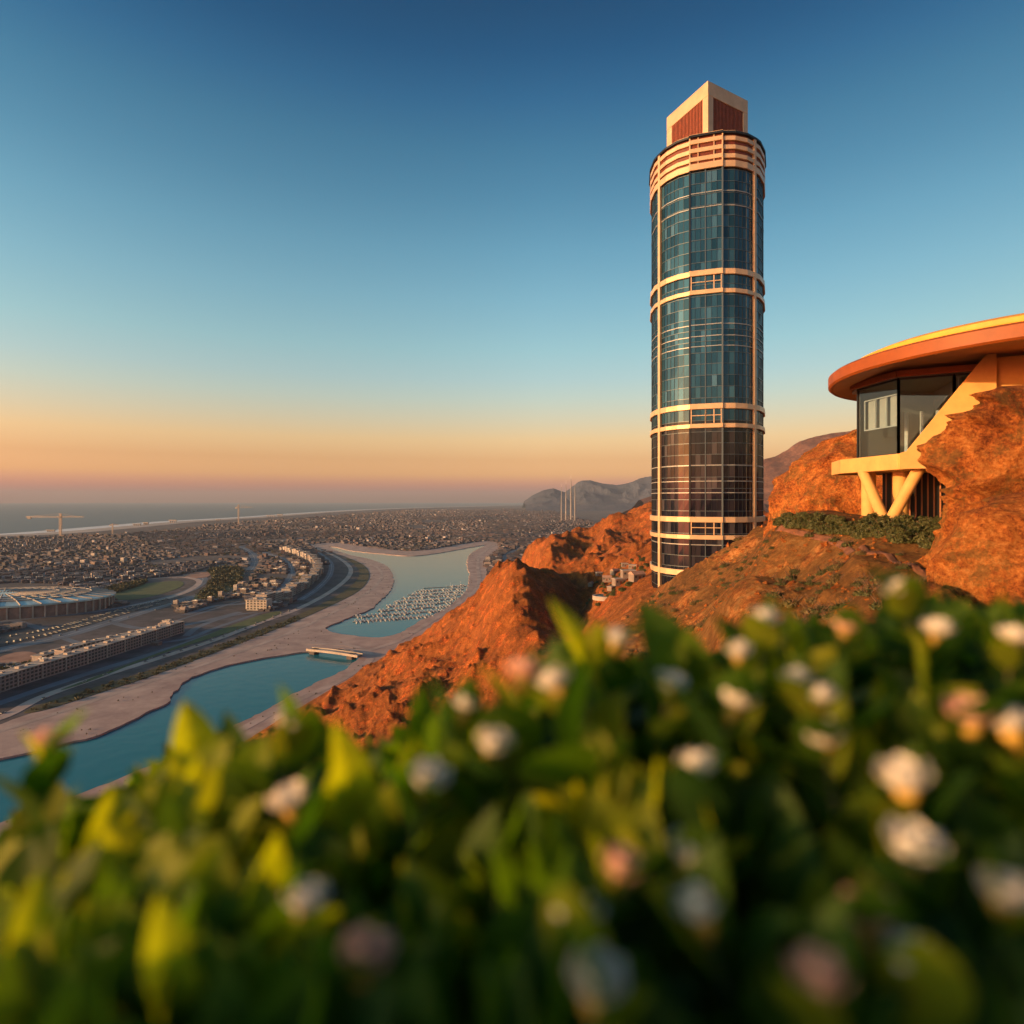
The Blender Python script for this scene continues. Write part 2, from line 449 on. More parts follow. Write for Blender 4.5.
def hit(px, py, y0=14.0, y1=700.0):
    Y_ = np.exp(np.linspace(math.log(y0), math.log(y1), 900)); X_ = (px - 512) / F * Y_; Z_ = CAM_Z - (py - 500) / F * Y_
    b_ = np.nonzero(hill_h(X_, Y_) >= Z_)[0]
    i = b_[0] if len(b_) else len(Y_) - 1
    return (float(X_[i]), float(Y_[i]), float(Z_[i]))

# ------------------------------------------------------------------ plain, water, roads
def poly_sheet(name, outer, holes, mat, z, skirt=0.0, label=None):
    loops = [[Vector((p[0], p[1], 0)) for p in outer]] + [[Vector((p[0], p[1], 0)) for p in h] for h in holes]
    tris = tessellate_polygon(loops)
    flat = [p for l in loops for p in l]
    V = [(p.x, p.y, z) for p in flat]; Fc = []
    for t in tris:
        a, b, c = [flat[i] for i in t]
        Fc.append(tuple(t) if (b - a).cross(c - a).z > 0 else tuple(t)[::-1])
    if skirt:
        base = len(V); V += [(p.x, p.y, z - skirt) for p in flat]; o = 0
        for l in loops:
            n = len(l)
            for i in range(n): Fc.append((o + i, o + (i + 1) % n, base + o + (i + 1) % n, base + o + i))
            o += n
    me = bpy.data.meshes.new(name); me.from_pydata(V, [], Fc); me.materials.append(mat); me.update()
    ob = bpy.data.objects.new(name, me); COL.objects.link(ob)
    return tag(ob, label, kind='structure')

def smooth_poly(pts, it=2):
    for _ in range(it):
        out = []
        n = len(pts)
        for i in range(n):
            a, b = pts[i], pts[(i + 1) % n]
            out.append((a[0] * .75 + b[0] * .25, a[1] * .75 + b[1] * .25)); out.append((a[0] * .25 + b[0] * .75, a[1] * .25 + b[1] * .75))
        pts = out
    return pts
def gp(pts): return [G(*p)[:2] for p in pts]

lower_px = [(-70, 800), (-60, 775), (0, 757), (60, 745), (100, 735), (150, 711), (172, 699), (178, 684), (200, 672), (250, 660), (300, 652), (318, 650.5), (340, 648), (357, 651), (361, 657), (345, 670),
            (300, 690), (262, 712), (200, 741), (130, 776), (60, 800), (0, 822), (-70, 850)]
upper_px = [(321, 629), (340, 634), (362, 637), (384, 638), (402, 632), (417, 623), (433, 615), (447, 608), (460, 597), (468, 589), (470, 576), (466, 562), (470, 553), (480, 548), (489, 544),
            (478, 546), (466, 548), (440, 553), (411, 556.5), (384, 554), (351, 551), (335, 546.5), (326, 546.5), (345, 554), (372, 559.5), (388, 566), (392, 573), (395, 586), (381, 600), (368, 611), (343, 619), (333, 624)]
sand_px = [(-75, 760), (-60, 742), (0, 724), (22, 716), (60, 703), (130, 681), (220, 648), (290, 621), (345, 596), (367, 578), (366, 566), (345, 556), (320, 549), (310, 544), (335, 542), (375, 548), (411, 552),
           (440, 548), (466, 543), (489, 540.5), (500, 543), (497, 552), (484, 560), (488, 575), (486, 594), (462, 612), (440, 630), (415, 647), (385, 664), (330, 692), (270, 728), (200, 765), (100, 810), (0, 862), (-75, 900)]
def rough_poly(pl, amp, sc3):
    out = []
    for i in range(len(pl)):
        a, c = pl[i], pl[(i + 1) % len(pl)]; k = max(1, int(math.hypot(c[0] - a[0], c[1] - a[1]) / 5))
        out += [(a[0] + (c[0] - a[0]) * j / k, a[1] + (c[1] - a[1]) * j / k) for j in range(k)]
    P_ = np.array(out); z_ = P_[:, 0] * 0
    n1_ = fbm(P_[:, 0] / sc3, P_[:, 1] / sc3, z_, 4, .6); n2_ = fbm(P_[:, 0] / sc3, P_[:, 1] / sc3, z_ + 9, 4, .6)
    return [tuple(p) for p in (P_ + np.stack([n1_, n2_], 1) * amp).tolist()]
lower = rough_poly(smooth_poly(gp(lower_px)), 3.2, 26); upper = rough_poly(smooth_poly(gp(upper_px)), 3.6, 30); sand = rough_poly(smooth_poly(gp(sand_px)), 3.0, 30)
coast_px = [(-420, 549), (-200, 541), (0, 535), (45, 533), (90, 529.5), (140, 525), (180, 521.5), (230, 518.6), (260, 516.8), (300, 513.8), (340, 511.2), (380, 509.2), (430, 507.5), (500, 505.8)]
coast = gp(coast_px)
ground_outer = coast + [(6000, 30000), (20000, 30000), (20000, -800), (-4500, -800)]

def water_mat(name, col, wave, scale, rough=0.08):
    m, t, b = new_mat(name)
    b.inputs['Base Color'].default_value = (*col, 1); b.inputs['Roughness'].default_value = rough; b.inputs['IOR'].default_value = 1.33; b.inputs['Specular IOR Level'].default_value = 0.22
    tc = t.nodes.new('ShaderNodeTexCoord'); n = t.nodes.new('ShaderNodeTexNoise'); n.inputs['Scale'].default_value = scale; n.inputs['Detail'].default_value = 6
    t.links.new(tc.outputs['Object'], n.inputs['Vector'])
    bp = t.nodes.new('ShaderNodeBump'); bp.inputs['Distance'].default_value = wave; bp.inputs['Strength'].default_value = 0.5
    t.links.new(n.outputs['Fac'], bp.inputs['Height']); t.links.new(bp.outputs[0], b.inputs['Normal'])
    return m
m_lag = water_mat('lagoon_water', (0.008, 0.150, 0.205), 0.5, 0.10, 0.16)
m_sea = water_mat('sea_water', (0.02, 0.05, 0.08), 0.6, 0.05, 0.35)
m_sea.node_tree.nodes['Principled BSDF'].inputs['Specular IOR Level'].default_value = 0.15

# town ground: blue sky fill painted into the earth, darker plots, pale streets
m_town, t, b = new_mat('town_ground')
tc = t.nodes.new('ShaderNodeTexCoord')
def tn(scale, det=8, ro=0.7):
    n = t.nodes.new('ShaderNodeTexNoise'); n.inputs['Scale'].default_value = scale; n.inputs['Detail'].default_value = det; n.inputs['Roughness'].default_value = ro
    t.links.new(tc.outputs['Object'], n.inputs['Vector']); return n
n1 = tn(0.0016); r1 = ramp_node(t, [(0.36, (0.045, 0.046, 0.065)), (0.5, (0.075, 0.068, 0.085)), (0.62, (0.115, 0.092, 0.10)), (0.72, (0.19, 0.135, 0.125))])
t.links.new(n1.outputs['Fac'], r1.inputs[0])
vo = t.nodes.new('ShaderNodeTexVoronoi'); vo.inputs['Scale'].default_value = 0.011; vo.feature = 'F1'; vo.distance = 'CHEBYCHEV'
t.links.new(tc.outputs['Object'], vo.inputs['Vector'])
mx = t.nodes.new('ShaderNodeMix'); mx.data_type = 'RGBA'; mx.blend_type = 'OVERLAY'; mx.inputs['Factor'].default_value = 0.4
t.links.new(r1.outputs[0], mx.inputs['A']); 
bw = t.nodes.new('ShaderNodeRGBToBW'); t.links.new(vo.outputs['Color'], bw.inputs[0]); t.links.new(bw.outputs[0], mx.inputs['B'])
n2 = tn(0.03, 5); r2 = ramp_node(t, [(0.42, (0.6, 0.6, 0.6)), (0.6, (1.3, 1.25, 1.2))]); t.links.new(n2.outputs['Fac'], r2.inputs[0])
mm = t.nodes.new('ShaderNodeMix'); mm.data_type = 'RGBA'; mm.blend_type = 'MULTIPLY'; mm.inputs['Factor'].default_value = 1
t.links.new(mx.outputs['Result'], mm.inputs['A']); t.links.new(r2.outputs[0], mm.inputs['B']); t.links.new(mm.outputs['Result'], b.inputs['Base Color'])
b.inputs['Roughness'].default_value = 0.95

m_sand = pmat('pink_sand', (0.31, 0.215, 0.205), 0.95, scale=0.035, color2=(0.50, 0.37, 0.33), bump=0.2, bscale=0.4)
m_lawn = pmat('green_lawn', (0.055, 0.075, 0.025), 0.9, scale=0.05, color2=(0.10, 0.125, 0.04), bump=0.3, bscale=0.8)
m_scrubg = pmat('dark_shrub_strip', (0.045, 0.04, 0.02), 0.95, scale=0.15, color2=(0.10, 0.085, 0.035), bump=0.5, bscale=0.8)
m_patch = pmat('orange_earth', (0.24, 0.12, 0.09), 0.95, scale=0.03, color2=(0.44, 0.25, 0.19))
m_beach = pmat('pale_beach', (0.42, 0.36, 0.33), 0.95, var=0.2, scale=0.003)
m_surf = pmat('surf_foam', (0.75, 0.75, 0.75), 0.6, var=0.1, scale=0.01)

poly_sheet('ground', ground_outer, [sand], m_town, 0.0, skirt=4)
poly_sheet('river_bank', sand, [lower, upper], m_sand, 0.0, skirt=4)
wl = gp([(-120, 740), (-80, 712), (130, 676), (345, 590), (310, 540), (489, 538), (520, 545), (500, 620), (300, 735), (0, 900), (-120, 960)])
poly_sheet('river_water', wl, [], m_lag, -1.5)
poly_sheet('sea', [(-29000, -900), (29000, -900), (29000, 39500), (-29000, 39500)], [], m_sea, -3.5)

def strip_pts(path, w):
    P = [Vector(p[:2]) for p in path]; Lf, Rt = [], []
    ws = w if hasattr(w, '__len__') else [w] * len(P)
    for i, p in enumerate(P):
        d = (P[min(i + 1, len(P) - 1)] - P[max(i - 1, 0)]).normalized(); n = Vector((-d.y, d.x))
        Lf.append(p + n * ws[i] / 2); Rt.append(p - n * ws[i] / 2)
    return Lf, Rt
def curve(pts, sub=8):
    out = []
    P = [Vector(p) for p in pts]
    for i in range(len(P) - 1):
        p0, p1, p2, p3 = P[max(i - 1, 0)], P[i], P[i + 1], P[min(i + 2, len(P) - 1)]
        for k in range(sub):
            u = k / sub
            out.append(0.5 * ((2 * p1) + (p2 - p0) * u + (2 * p0 - 5 * p1 + 4 * p2 - p3) * u * u + (3 * p1 - 3 * p2 + p3 - p0) * u ** 3))
    out.append(P[-1]); return out
def strip(name, px_pts, w, mat, z, label=None):
    path = curve([G(*p)[:2] for p in px_pts])
    Lf, Rt = strip_pts(path, w)
    n = len(Lf)
    V = [(p.x, p.y, z) for p in Lf] + [(p.x, p.y, z) for p in Rt] + [(p.x, p.y, z - 0.6) for p in Lf] + [(p.x, p.y, z - 0.6) for p in Rt]
    Fc = []
    for i in range(n - 1):
        Fc += [(i, n + i, n + i + 1, i + 1), (i, i + 1, 2 * n + i + 1, 2 * n + i), (n + i, 3 * n + i, 3 * n + i + 1, n + i + 1)]
    me = bpy.data.meshes.new(name); me.from_pydata(V, [], Fc); me.materials.append(mat); me.update()
    ob = bpy.data.objects.new(name, me); COL.objects.link(ob); tag(ob, label, kind='structure')
    return [ (p.x, p.y) for p in path]
ROADS = []
def road(name, pts, w, mat=None, z=0.1): ROADS.append((strip(name, pts, w, mat or m_asph, z), w))
road('highway', [(-80, 672), (0, 650), (60, 637), (110, 622), (165, 605), (215, 590), (243, 577), (255, 563), (250, 552), (235, 546), (200, 541)], 26, z=0.10)
road('highway', [(-80, 640), (0, 622), (90, 612), (150, 602), (190, 590), (203, 580), (196, 573)], 20, z=0.14)
road('loop_road', [(40, 596), (90, 588), (140, 580), (180, 577), (199, 581), (190, 590), (165, 599), (130, 606)], 12, m_prom, z=0.18)
road('road', [(-60, 588), (0, 580), (80, 568), (150, 561), (200, 553), (250, 545), (300, 538)], 16, z=0.06)
road('road', [(-60, 563), (0, 558), (100, 551), (200, 541), (300, 532), (420, 523)], 20, z=0.04)
road('avenue', [(262, 600), (285, 585), (292, 572), (285, 560), (262, 552)], 18, z=0.22)
road('promenade', [(-70, 737), (0, 718), (40, 698), (90, 680), (150, 661), (215, 640), (262, 622), (300, 608), (333, 590), (349, 576), (349, 566), (335, 556), (318, 549), (309, 543)], 11, m_prom, z=0.26)
road('riverside_path', [(-70, 752), (0, 731), (60, 712), (150, 682), (240, 652), (305, 626), (350, 603), (378, 583), (379, 569), (356, 558), (335, 552)], 7, m_prom, z=0.08)
road('quay', [(100, 799), (165, 768), (235, 733), (285, 706), (335, 683), (368, 662), (366, 651), (345, 645), (322, 644), (305, 643)], 9, m_prom, z=0.12)
road('quay', [(366, 651), (400, 640), (430, 622), (458, 604), (478, 586), (478, 566), (480, 555), (494, 545)], 9, m_prom, z=0.16)
road('street', [(-40, 606), (40, 628), (60, 637)], 12, z=0.05)
road('street', [(185, 615), (215, 606), (240, 604), (262, 600)], 14, z=0.07)
road('street', [(110, 622), (140, 628), (185, 625), (240, 612)], 12, z=0.045)
road('street', [(262, 553), (290, 549), (320, 545), (350, 541)], 16, z=0.055)
road('street', [(300, 538), (360, 532), (430, 527), (500, 524), (540, 524)], 18, z=0.065)
road('street', [(60, 637), (100, 646), (180, 640), (215, 628), (262, 612)], 9, z=0.035)
road('street', [(300, 600), (318, 588), (330, 574), (330, 562), (318, 552)], 14, z=0.075)
road('road', [(520, 548), (505, 556), (512, 566), (528, 566)], 14, z=0.12)

m_line = pmat('faded_marking', (0.42, 0.42, 0.42), 0.8, var=0.4, scale=0.05)
for pl3, w3, z3 in (([(-80, 672), (0, 650), (60, 637), (110, 622), (165, 605), (215, 590), (243, 577), (255, 563), (250, 552), (235, 546), (200, 541)], 0.9, 0.16), ([(-80, 640), (0, 622), (90, 612), (150, 602), (190, 590), (203, 580), (196, 573)], 0.9, 0.2),
                    ([(262, 600), (285, 585), (292, 572), (285, 560), (262, 552)], 0.8, 0.28), ([(300, 600), (318, 588), (330, 574), (330, 562), (318, 552)], 0.8, 0.2), ([(-60, 563), (0, 558), (100, 551), (200, 541), (300, 532), (420, 523)], 1.2, 0.2)):
    strip('road_marking', pl3, w3, m_line, z3)
for pl3, w3, z3 in (([(-80, 700), (0, 672), (60, 654), (130, 637), (185, 618), (240, 601)], 7, 0.03), ([(-70, 728), (0, 703), (80, 676), (180, 645), (262, 617)], 12, 0.025), ([(186, 636), (200, 626), (230, 616), (258, 612)], 10, 0.085)):
    strip('street', pl3, w3, m_asph, z3)
def patch(name, px_pts, mat, z, label=None): return poly_sheet(name, smooth_poly(gp(px_pts)), [], mat, z, skirt=0.6, label=label)
patch('lawn', [(50, 694), (92, 678), (150, 656), (200, 638), (240, 622), (270, 612), (286, 611), (262, 622), (215, 637), (150, 657), (90, 682)], m_lawn, 0.35)
patch('shrub_strip', [(20, 714), (35, 706), (80, 692), (150, 671), (220, 645), (280, 623), (325, 603), (350, 588), (361, 575), (357, 566), (343, 557), (352, 559), (366, 566), (371, 576), (362, 590), (335, 604), (290, 624), (225, 649), (150, 677), (90, 696), (40, 712)], m_scrubg, 0.40)
patch('lawn', [(104, 598), (115, 588), (150, 583), (182, 580), (185, 586), (160, 595), (128, 601)], m_lawn, 0.3)
patch('park', [(190, 600), (205, 588), (215, 578), (205, 570), (225, 566), (244, 568), (243, 582), (228, 592), (205, 602)], m_lawn, 0.32)
patch('bare_ground', [(330, 542), (355, 536), (420, 529), (480, 528), (500, 533), (480, 539), (440, 546), (411, 550), (380, 547)], m_patch, 0.28)
patch('bare_ground', [(180, 574), (195, 570), (212, 572), (208, 578), (190, 578)], m_patch, 0.24)
patch('plaza', [(-20, 664), (20, 650), (45, 655), (20, 672), (-20, 682)], m_patch, 0.24)
# beach and surf line
def offset(path, d0, d1):
    out0, out1 = [], []
    for i, p in enumerate(path):
        a = Vector(path[max(i - 1, 0)]); c = Vector(path[min(i + 1, len(path) - 1)]); dd = (c - a).normalized(); n = Vector((-dd.y, dd.x))
        s = 1
        out0.append((p[0] + n.x * d0 * s, p[1] + n.y * d0 * s)); out1.append((p[0] + n.x * d1 * s, p[1] + n.y * d1 * s))
    return out0 + out1[::-1]
coastc = [tuple(p) for p in curve(coast, 6)]
poly_sheet('beach', offset(coastc, -170, 20), [], m_beach, 0.5, skirt=2)
poly_sheet('surf', offset(coastc, 25, 230), [], m_surf, -2.9)

# ------------------------------------------------------------------ far mountains
def mountain(name, sil, Y0, depth, label, seed, mat=None, rough=0.2):
    """ridge line given as (px, py) at distance Y0, falling to the plain in front and behind"""
    sx = np.array([(p[0] - 512) / F * Y0 for p in sil]); sz = np.array([CAM_Z - (p[1] - 500) / F * Y0 for p in sil])
    nx, ny = 320, 120
    X = np.linspace(sx[0], sx[-1], nx); V_ = np.linspace(-1, 1, ny)
    XX, VV = np.meshgrid(X, V_)
    H = np.interp(XX, sx, sz)
    hmax = sz.max()
    s = hmax * 0.9
    n = ridged(XX / s + seed, VV * depth / s, 0 * XX + seed, 6, 0.55)
    H = H * (0.86 if mat else 1.07)
    fall = 1 - np.abs(VV) ** 1.15
    Z = H * fall * (1 - rough * 2.2 * (1 - n) * np.minimum(1, np.abs(VV) * 3 + 0.12)) - 6
    i = np.arange(nx * ny).reshape(ny, nx)
    q = np.stack([i[:-1, :-1], i[:-1, 1:], i[1:, 1:], i[1:, :-1]], -1).reshape(-1, 4)
    o = mesh_np(name, np.stack([XX, Y0 + VV * depth, Z], -1).reshape(-1, 3), q, mat or m_mount, smooth=True)
    tag(o, label, kind='structure')
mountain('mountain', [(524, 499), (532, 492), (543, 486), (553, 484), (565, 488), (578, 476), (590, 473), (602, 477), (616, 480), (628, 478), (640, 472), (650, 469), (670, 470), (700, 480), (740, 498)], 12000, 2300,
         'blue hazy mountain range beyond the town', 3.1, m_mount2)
mountain('mountain', [(640, 500), (700, 482), (745, 470), (765, 458), (776, 456), (789, 451), (800, 444), (815, 437), (830, 433), (850, 431), (880, 440), (920, 452), (960, 470), (1010, 500)], 4200, 1500,
         'purple brown mountain between the tower and the orange boulder', 8.7)

# ------------------------------------------------------------------ the glass tower
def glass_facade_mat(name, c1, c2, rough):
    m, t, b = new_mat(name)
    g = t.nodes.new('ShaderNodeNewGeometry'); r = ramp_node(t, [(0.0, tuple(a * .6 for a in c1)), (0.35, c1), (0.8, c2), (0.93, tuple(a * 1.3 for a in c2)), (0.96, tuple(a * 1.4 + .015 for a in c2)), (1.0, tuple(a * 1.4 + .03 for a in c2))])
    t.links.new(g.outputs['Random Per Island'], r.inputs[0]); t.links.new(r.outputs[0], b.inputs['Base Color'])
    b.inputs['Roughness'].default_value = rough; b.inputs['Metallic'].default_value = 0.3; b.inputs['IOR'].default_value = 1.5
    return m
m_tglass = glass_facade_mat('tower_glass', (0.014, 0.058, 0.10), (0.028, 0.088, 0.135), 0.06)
m_lowglass = glass_facade_mat('dark_reflection_glass', (0.008, 0.010, 0.020), (0.022, 0.020, 0.028), 0.06)  # reflection of the dark hills is put into the lower panes' colour
m_lowglass.node_tree.nodes['Principled BSDF'].inputs['Metallic'].default_value = 0.05; m_lowglass.node_tree.nodes['Principled BSDF'].inputs['IOR'].default_value = 1.42

TC = (75.0, 232.0); TB = 145.0; TROT = -math.atan2(75, 232)
half = [(5.8, -26.6), (5.9, -26.0), (10, -24.9), (14.2, -22.1), (17.4, -18.3), (18.9, -15.9), (20.9, -9.5), (22, 0), (20.9, 9.5), (18.9, 15.9), (14.2, 22.1), (10, 24.9), (5.9, 26)]
half = [(x * 0.93, y) for x, y in half]
plan = half + [(-x, y) for x, y in half[::-1]]
def ring(pl, k): return [(x * (1 + k / math.hypot(x, y)), y * (1 + k / math.hypot(x, y))) for x, y in pl]
tower = empty('skyscraper', (TC[0], TC[1], TB), TROT, 'tall teal glass skyscraper with gold bands and a louvred rooftop block', 'tower')
ZT = 293.9 - TB
def h_(z): return z - TB
core = MB().prism(ring(plan, -0.5), 0, h_(305.8), True).build('core', m_dark, tower)
V = []; Q = []
vb = MB(); hb = MB()
FL = 3.9
nfl = int(ZT / FL)
pr = np.random.default_rng(11)
for i in range(len(plan)):
    a = np.array(plan[i]); c = np.array(plan[(i + 1) % len(plan)]); L_ = np.hypot(*(c - a))
    k = max(1, int(round(L_ / 1.9)))
    nrm = np.array([(c - a)[1], -(c - a)[0]]) / L_
    for j in range(k):
        p = a + (c - a) * j / k; q = a + (c - a) * (j + 1) / k
        if L_ > 1: vb.box((p[0] + nrm[0] * .06, p[1] + nrm[1] * .06, ZT / 2), (0.09, 0.14, ZT), math.atan2(nrm[1], nrm[0]) + math.pi / 2)
        for f in range(nfl):
            z0, z1 = f * FL, (f + 1) * FL
            e = pr.normal(0, 0.012, 4)
            n0 = len(V)
            for (pt, z, ee) in ((p, z0, e[0]), (q, z0, e[1]), (q, z1, e[2]), (p, z1, e[3])):
                V.append((pt[0] + nrm[0] * ee, pt[1] + nrm[1] * ee, z))
            Q.append((n0, n0 + 1, n0 + 2, n0 + 3))
mesh_np('glass_wall', V, Q, None, tower, mats=[m_tglass, m_lowglass], fmat=[0 if V[q[0]][2] > 205 - TB else 1 for q in Q])
vb.build('vertical_mullion', m_dark, tower)
for f in range(nfl + 1):
    z = f * FL
    hb.prism(ring(plan, 0.14), z - 0.09, z + 0.09, True)
hb.build('floor_line', m_mull, tower)
# brighter double floor lines
for zc in (286.0, 281.0, 240.5, 236.5, 233.0, 192.0, 186.5, 182.5, 164.5):
    MB().prism(ring(plan, 0.22), h_(zc) - 0.14, h_(zc) + 0.14).build('string_course', pmat('pale_metal', (0.32, 0.33, 0.33), 0.4, 0.3) if zc == 286.0 else bpy.data.materials['pale_metal'], tower)
def band(z0, z1):
    g = MB().prism(ring(plan, 0.75), h_(z0), h_(z1)).build('band', m_gold, tower, bevel=0.12)
    return g
for (za, zb) in ((250.9, 259.2), (204.8, 213.2), (166.4, 174.2)):
    band(za, za + 1.5); band(zb - 1.9, zb)
    s = MB()
    for x in (-4.9, -0.2, 2.6, 5.0): s.box((x, -26.7, h_((za + zb) / 2)), (0.35, 0.4, zb - za - 3.2))
    for zz in (0.52,): s.box((0.05, -26.7, h_(za + (zb - za) * zz)), (10.2, 0.3, 0.25))
    s.build('band_grille', m_gold, tower)
band(TB + 8.6, TB + 10.6)
for k in range(4):
    z = 293.9 + k * 3.0
    band(z, z + (1.5 if k else 2.2))
MB().prism(ring(plan, 0.12), h_(293.9), h_(305.2)).build('louvre_recess', m_louv, tower)
MB().prism(ring(plan, 1.1), h_(305.2), h_(305.9)).build('rim', m_dark, tower)
MB().prism(ring(plan, 0.6), h_(305.9), h_(306.3)).build('roof_deck', m_gold, tower)
for sx_ in (-1, 1):
    for sy_ in (-1, 1):
        MB().box((sx_ * 15.9, sy_ * 19.2, h_(305.5) / 2), (1.15, 1.15, h_(305.5)), sx_ * sy_ * -0.85).build('column', m_gold, tower)
for x in (-5.35, 5.35):
    MB().box((x, -26.7, h_(294) / 2), (0.55, 0.5, h_(294))).build('corner_fin', m_dark if x < 0 else m_mull, tower)
    MB().box((x, -26.95, h_(299.6)), (0.45, 0.5, 11)).build('crown_fin', m_gold, tower)
for x in (-0.2,):
    MB().box((x, -26.75, h_(294) / 2), (0.28, 0.3, h_(294))).build('corner_fin', m_mull, tower)
for x in (-2.6, 2.6): MB().box((x, -26.95, h_(299.6)), (0.3, 0.4, 11)).build('crown_fin', m_gold, tower)
# penthouse block, one corner towards the camera: world corners
pn = Vector((70.2, 215)); pl_ = Vector((60.8, 236)); prr = Vector((88.9, 226.0)); pb = pl_ + prr - pn
mwi = (Matrix.Translation((TC[0], TC[1], TB)) @ Matrix.Rotation(TROT, 4, 'Z')).inverted()
def loc2(v): w = mwi @ Vector((v.x, v.y, TB)); return Vector((w.x, w.y))
pc = [loc2(v) for v in (pn, prr, pb, pl_)]
cen = sum(pc, Vector((0, 0))) / 4
inner = [cen + (v - cen) * 0.955 for v in pc]
z0, z1 = h_(306.0), h_(330.4)
m_slat = pmat('brown_slat', (0.24, 0.055, 0.018), 0.55, var=0.2, scale=0.6)
ph = MB().prism([tuple(v) for v in inner], z0, z1 - 0.6).build('penthouse', m_dark, tower)
fr = MB()
fr.prism([tuple(v) for v in pc], z0 + (z1 - z0) * 0.79, z1)
fr.prism([tuple(v) for v in pc], z0, z0 + 1.4)
for i in range(4):
    a, c = pc[i], pc[(i + 1) % 4]; d = (c - a); L_ = d.length; d.normalize(); inn = Vector((-d.y, d.x))
    for (s0, s1) in ((0, 0.13), (0.88, 1.0)):
        p0 = a + d * L_ * s0; p1 = a + d * L_ * s1
        fr.prism([tuple(p0), tuple(p1), tuple(p1 + inn * 0.75), tuple(p0 + inn * 0.75)], z0 + 1.4, z0 + (z1 - z0) * 0.79)
fr.build('penthouse_frame', m_gold, tower, bevel=0.15)
for i in range(4):
    a, c = pc[i], pc[(i + 1) % 4]; d = (c - a); L_ = d.length; d.normalize(); inn = Vector((-d.y, d.x))
    lv = MB(); n = 22
    for k in range(n):
        s_ = 0.13 + 0.75 * (k + 0.5) / n
        p = a + d * L_ * s_ + inn * 0.42
        lv.box((p.x, p.y, (z0 + 1.4 + z0 + (z1 - z0) * 0.79) / 2), (L_ * 0.75 / n * 0.5, 0.35, (z1 - z0) * 0.79 - 1.4), math.atan2(d.y, d.x))
    lv.build('louvre_panel', m_slat, ph)

# ------------------------------------------------------------------ rocks
def rock(name, ax, prof, sx, sy, amp, ns, label, mat=m_cliff, nt=520, nz=420, seed=0.0, warp=0.35):
    prof = sorted(prof)
    zs = np.array([p[0] for p in prof]); rs = np.array([p[1] for p in prof])
    t_ = np.linspace(0, 1, nz)
    # even steps along the profile
    dl = np.concatenate([[0], np.cumsum(np.hypot(np.diff(zs), np.diff(rs)))]); s_ = t_ * dl[-1]
    Z = np.interp(s_, dl, zs); Rr = np.interp(s_, dl, rs)
    ker = np.hanning(25); ker /= ker.sum()
    Zs = np.convolve(np.pad(Z, 12, 'edge'), ker, 'valid'); Rs = np.convolve(np.pad(Rr, 12, 'edge'), ker, 'valid'); Rs[-1] = 0.0
    T = np.linspace(0, 2 * np.pi, nt, endpoint=False)
    TT, ZZ = np.meshgrid(T, Zs); RR_ = np.repeat(Rs[:, None], nt, 1)
    x = RR_ * np.cos(TT) * sx; y = RR_ * np.sin(TT) * sy
    wx = x + warp * noise3(x / 3 + seed, y / 3, ZZ / 3); wz = ZZ + warp * noise3(x / 3, y / 3 + seed, ZZ / 3 + 5)
    d = (ridged(wx / ns + seed, y / ns, wz / (ns * 1.5), 5, 0.5) - 0.62) * amp * 1.8
    d += fbm(x / (ns * 2.2) + seed, y / (ns * 2.2), ZZ / (ns * 2.2), 3) * amp * 1.15
    d += fbm(x / 0.9, y / 0.9, ZZ / 0.9 + seed, 5, 0.6) * amp * 0.09
    d = d - d.mean() - 0.35 * amp
    st_ = ZZ + 0.5 * noise3(x / 3.5, y / 3.5, ZZ / 3.5 + 2) + 0.25 * x / 3
    d += (ridged(0 * st_ + seed, 0 * st_, st_ / 1.5, 3, 0.5) - 0.5) * amp * 0.0
    fade = np.clip(RR_ / (Rs.max() * 0.25), 0, 1)
    nxr = np.cos(TT); nyr = np.sin(TT)
    x = x + nxr * d * fade; y = y + nyr * d * fade; z = ZZ + d * 0.1
    V = np.stack([x + ax[0], y + ax[1], z + CAM_Z], -1).reshape(-1, 3)
    i = np.arange(nt * nz).reshape(nz, nt); j = np.roll(i, -1, 1)
    q = np.stack([i[:-1], j[:-1], j[1:], i[1:]], -1).reshape(-1, 4)
    o = mesh_np(name, V, q, mat, smooth=True)
    return tag(o, label, 'rock')
rock('rock_outcrop', (34.6, 33.8), [(8.6, 0), (8.2, 2.2), (7.3, 4.3), (6.4, 6.2), (5.1, 8.2), (3.8, 9.6), (2.5, 10.2), (1.3, 9.7), (0.2, 8.6), (-0.8, 8.3), (-1.8, 8.7), (-2.8, 9.6), (-3.7, 10.5), (-5.1, 10.6), (-6.3, 9.6), (-9, 9.9), (-14, 10.9)],
     1.0, 0.52, 1.45, 3.6, 'craggy orange cliff rising at the right edge in front of the round house', seed=2.0)
rock('boulder', (45.6, 78.0), [(9.3, 0), (9.2, 2.2), (8.3, 4.6), (6.4, 7.2), (4.4, 9.4), (2.5, 11.0), (0, 12.0), (-2.5, 12.2), (-6, 12.6)],
     0.97, 0.75, 0.8, 5.0, 'rounded orange boulder between the skyscraper and the round house', seed=9.0)
rock('boulder', (24.2, 26.8), [(0.6, 0), (0.3, 2.0), (-0.6, 3.8), (-2.0, 5.0), (-3.3, 5.9), (-4.3, 5.8), (-5.5, 5.0), (-9, 5.4)],
     1.0, 0.55, 0.5, 2.6, 'low bulging orange rock at the foot of the cliff, just above the hedge', seed=5.0, nt=360, nz=260)

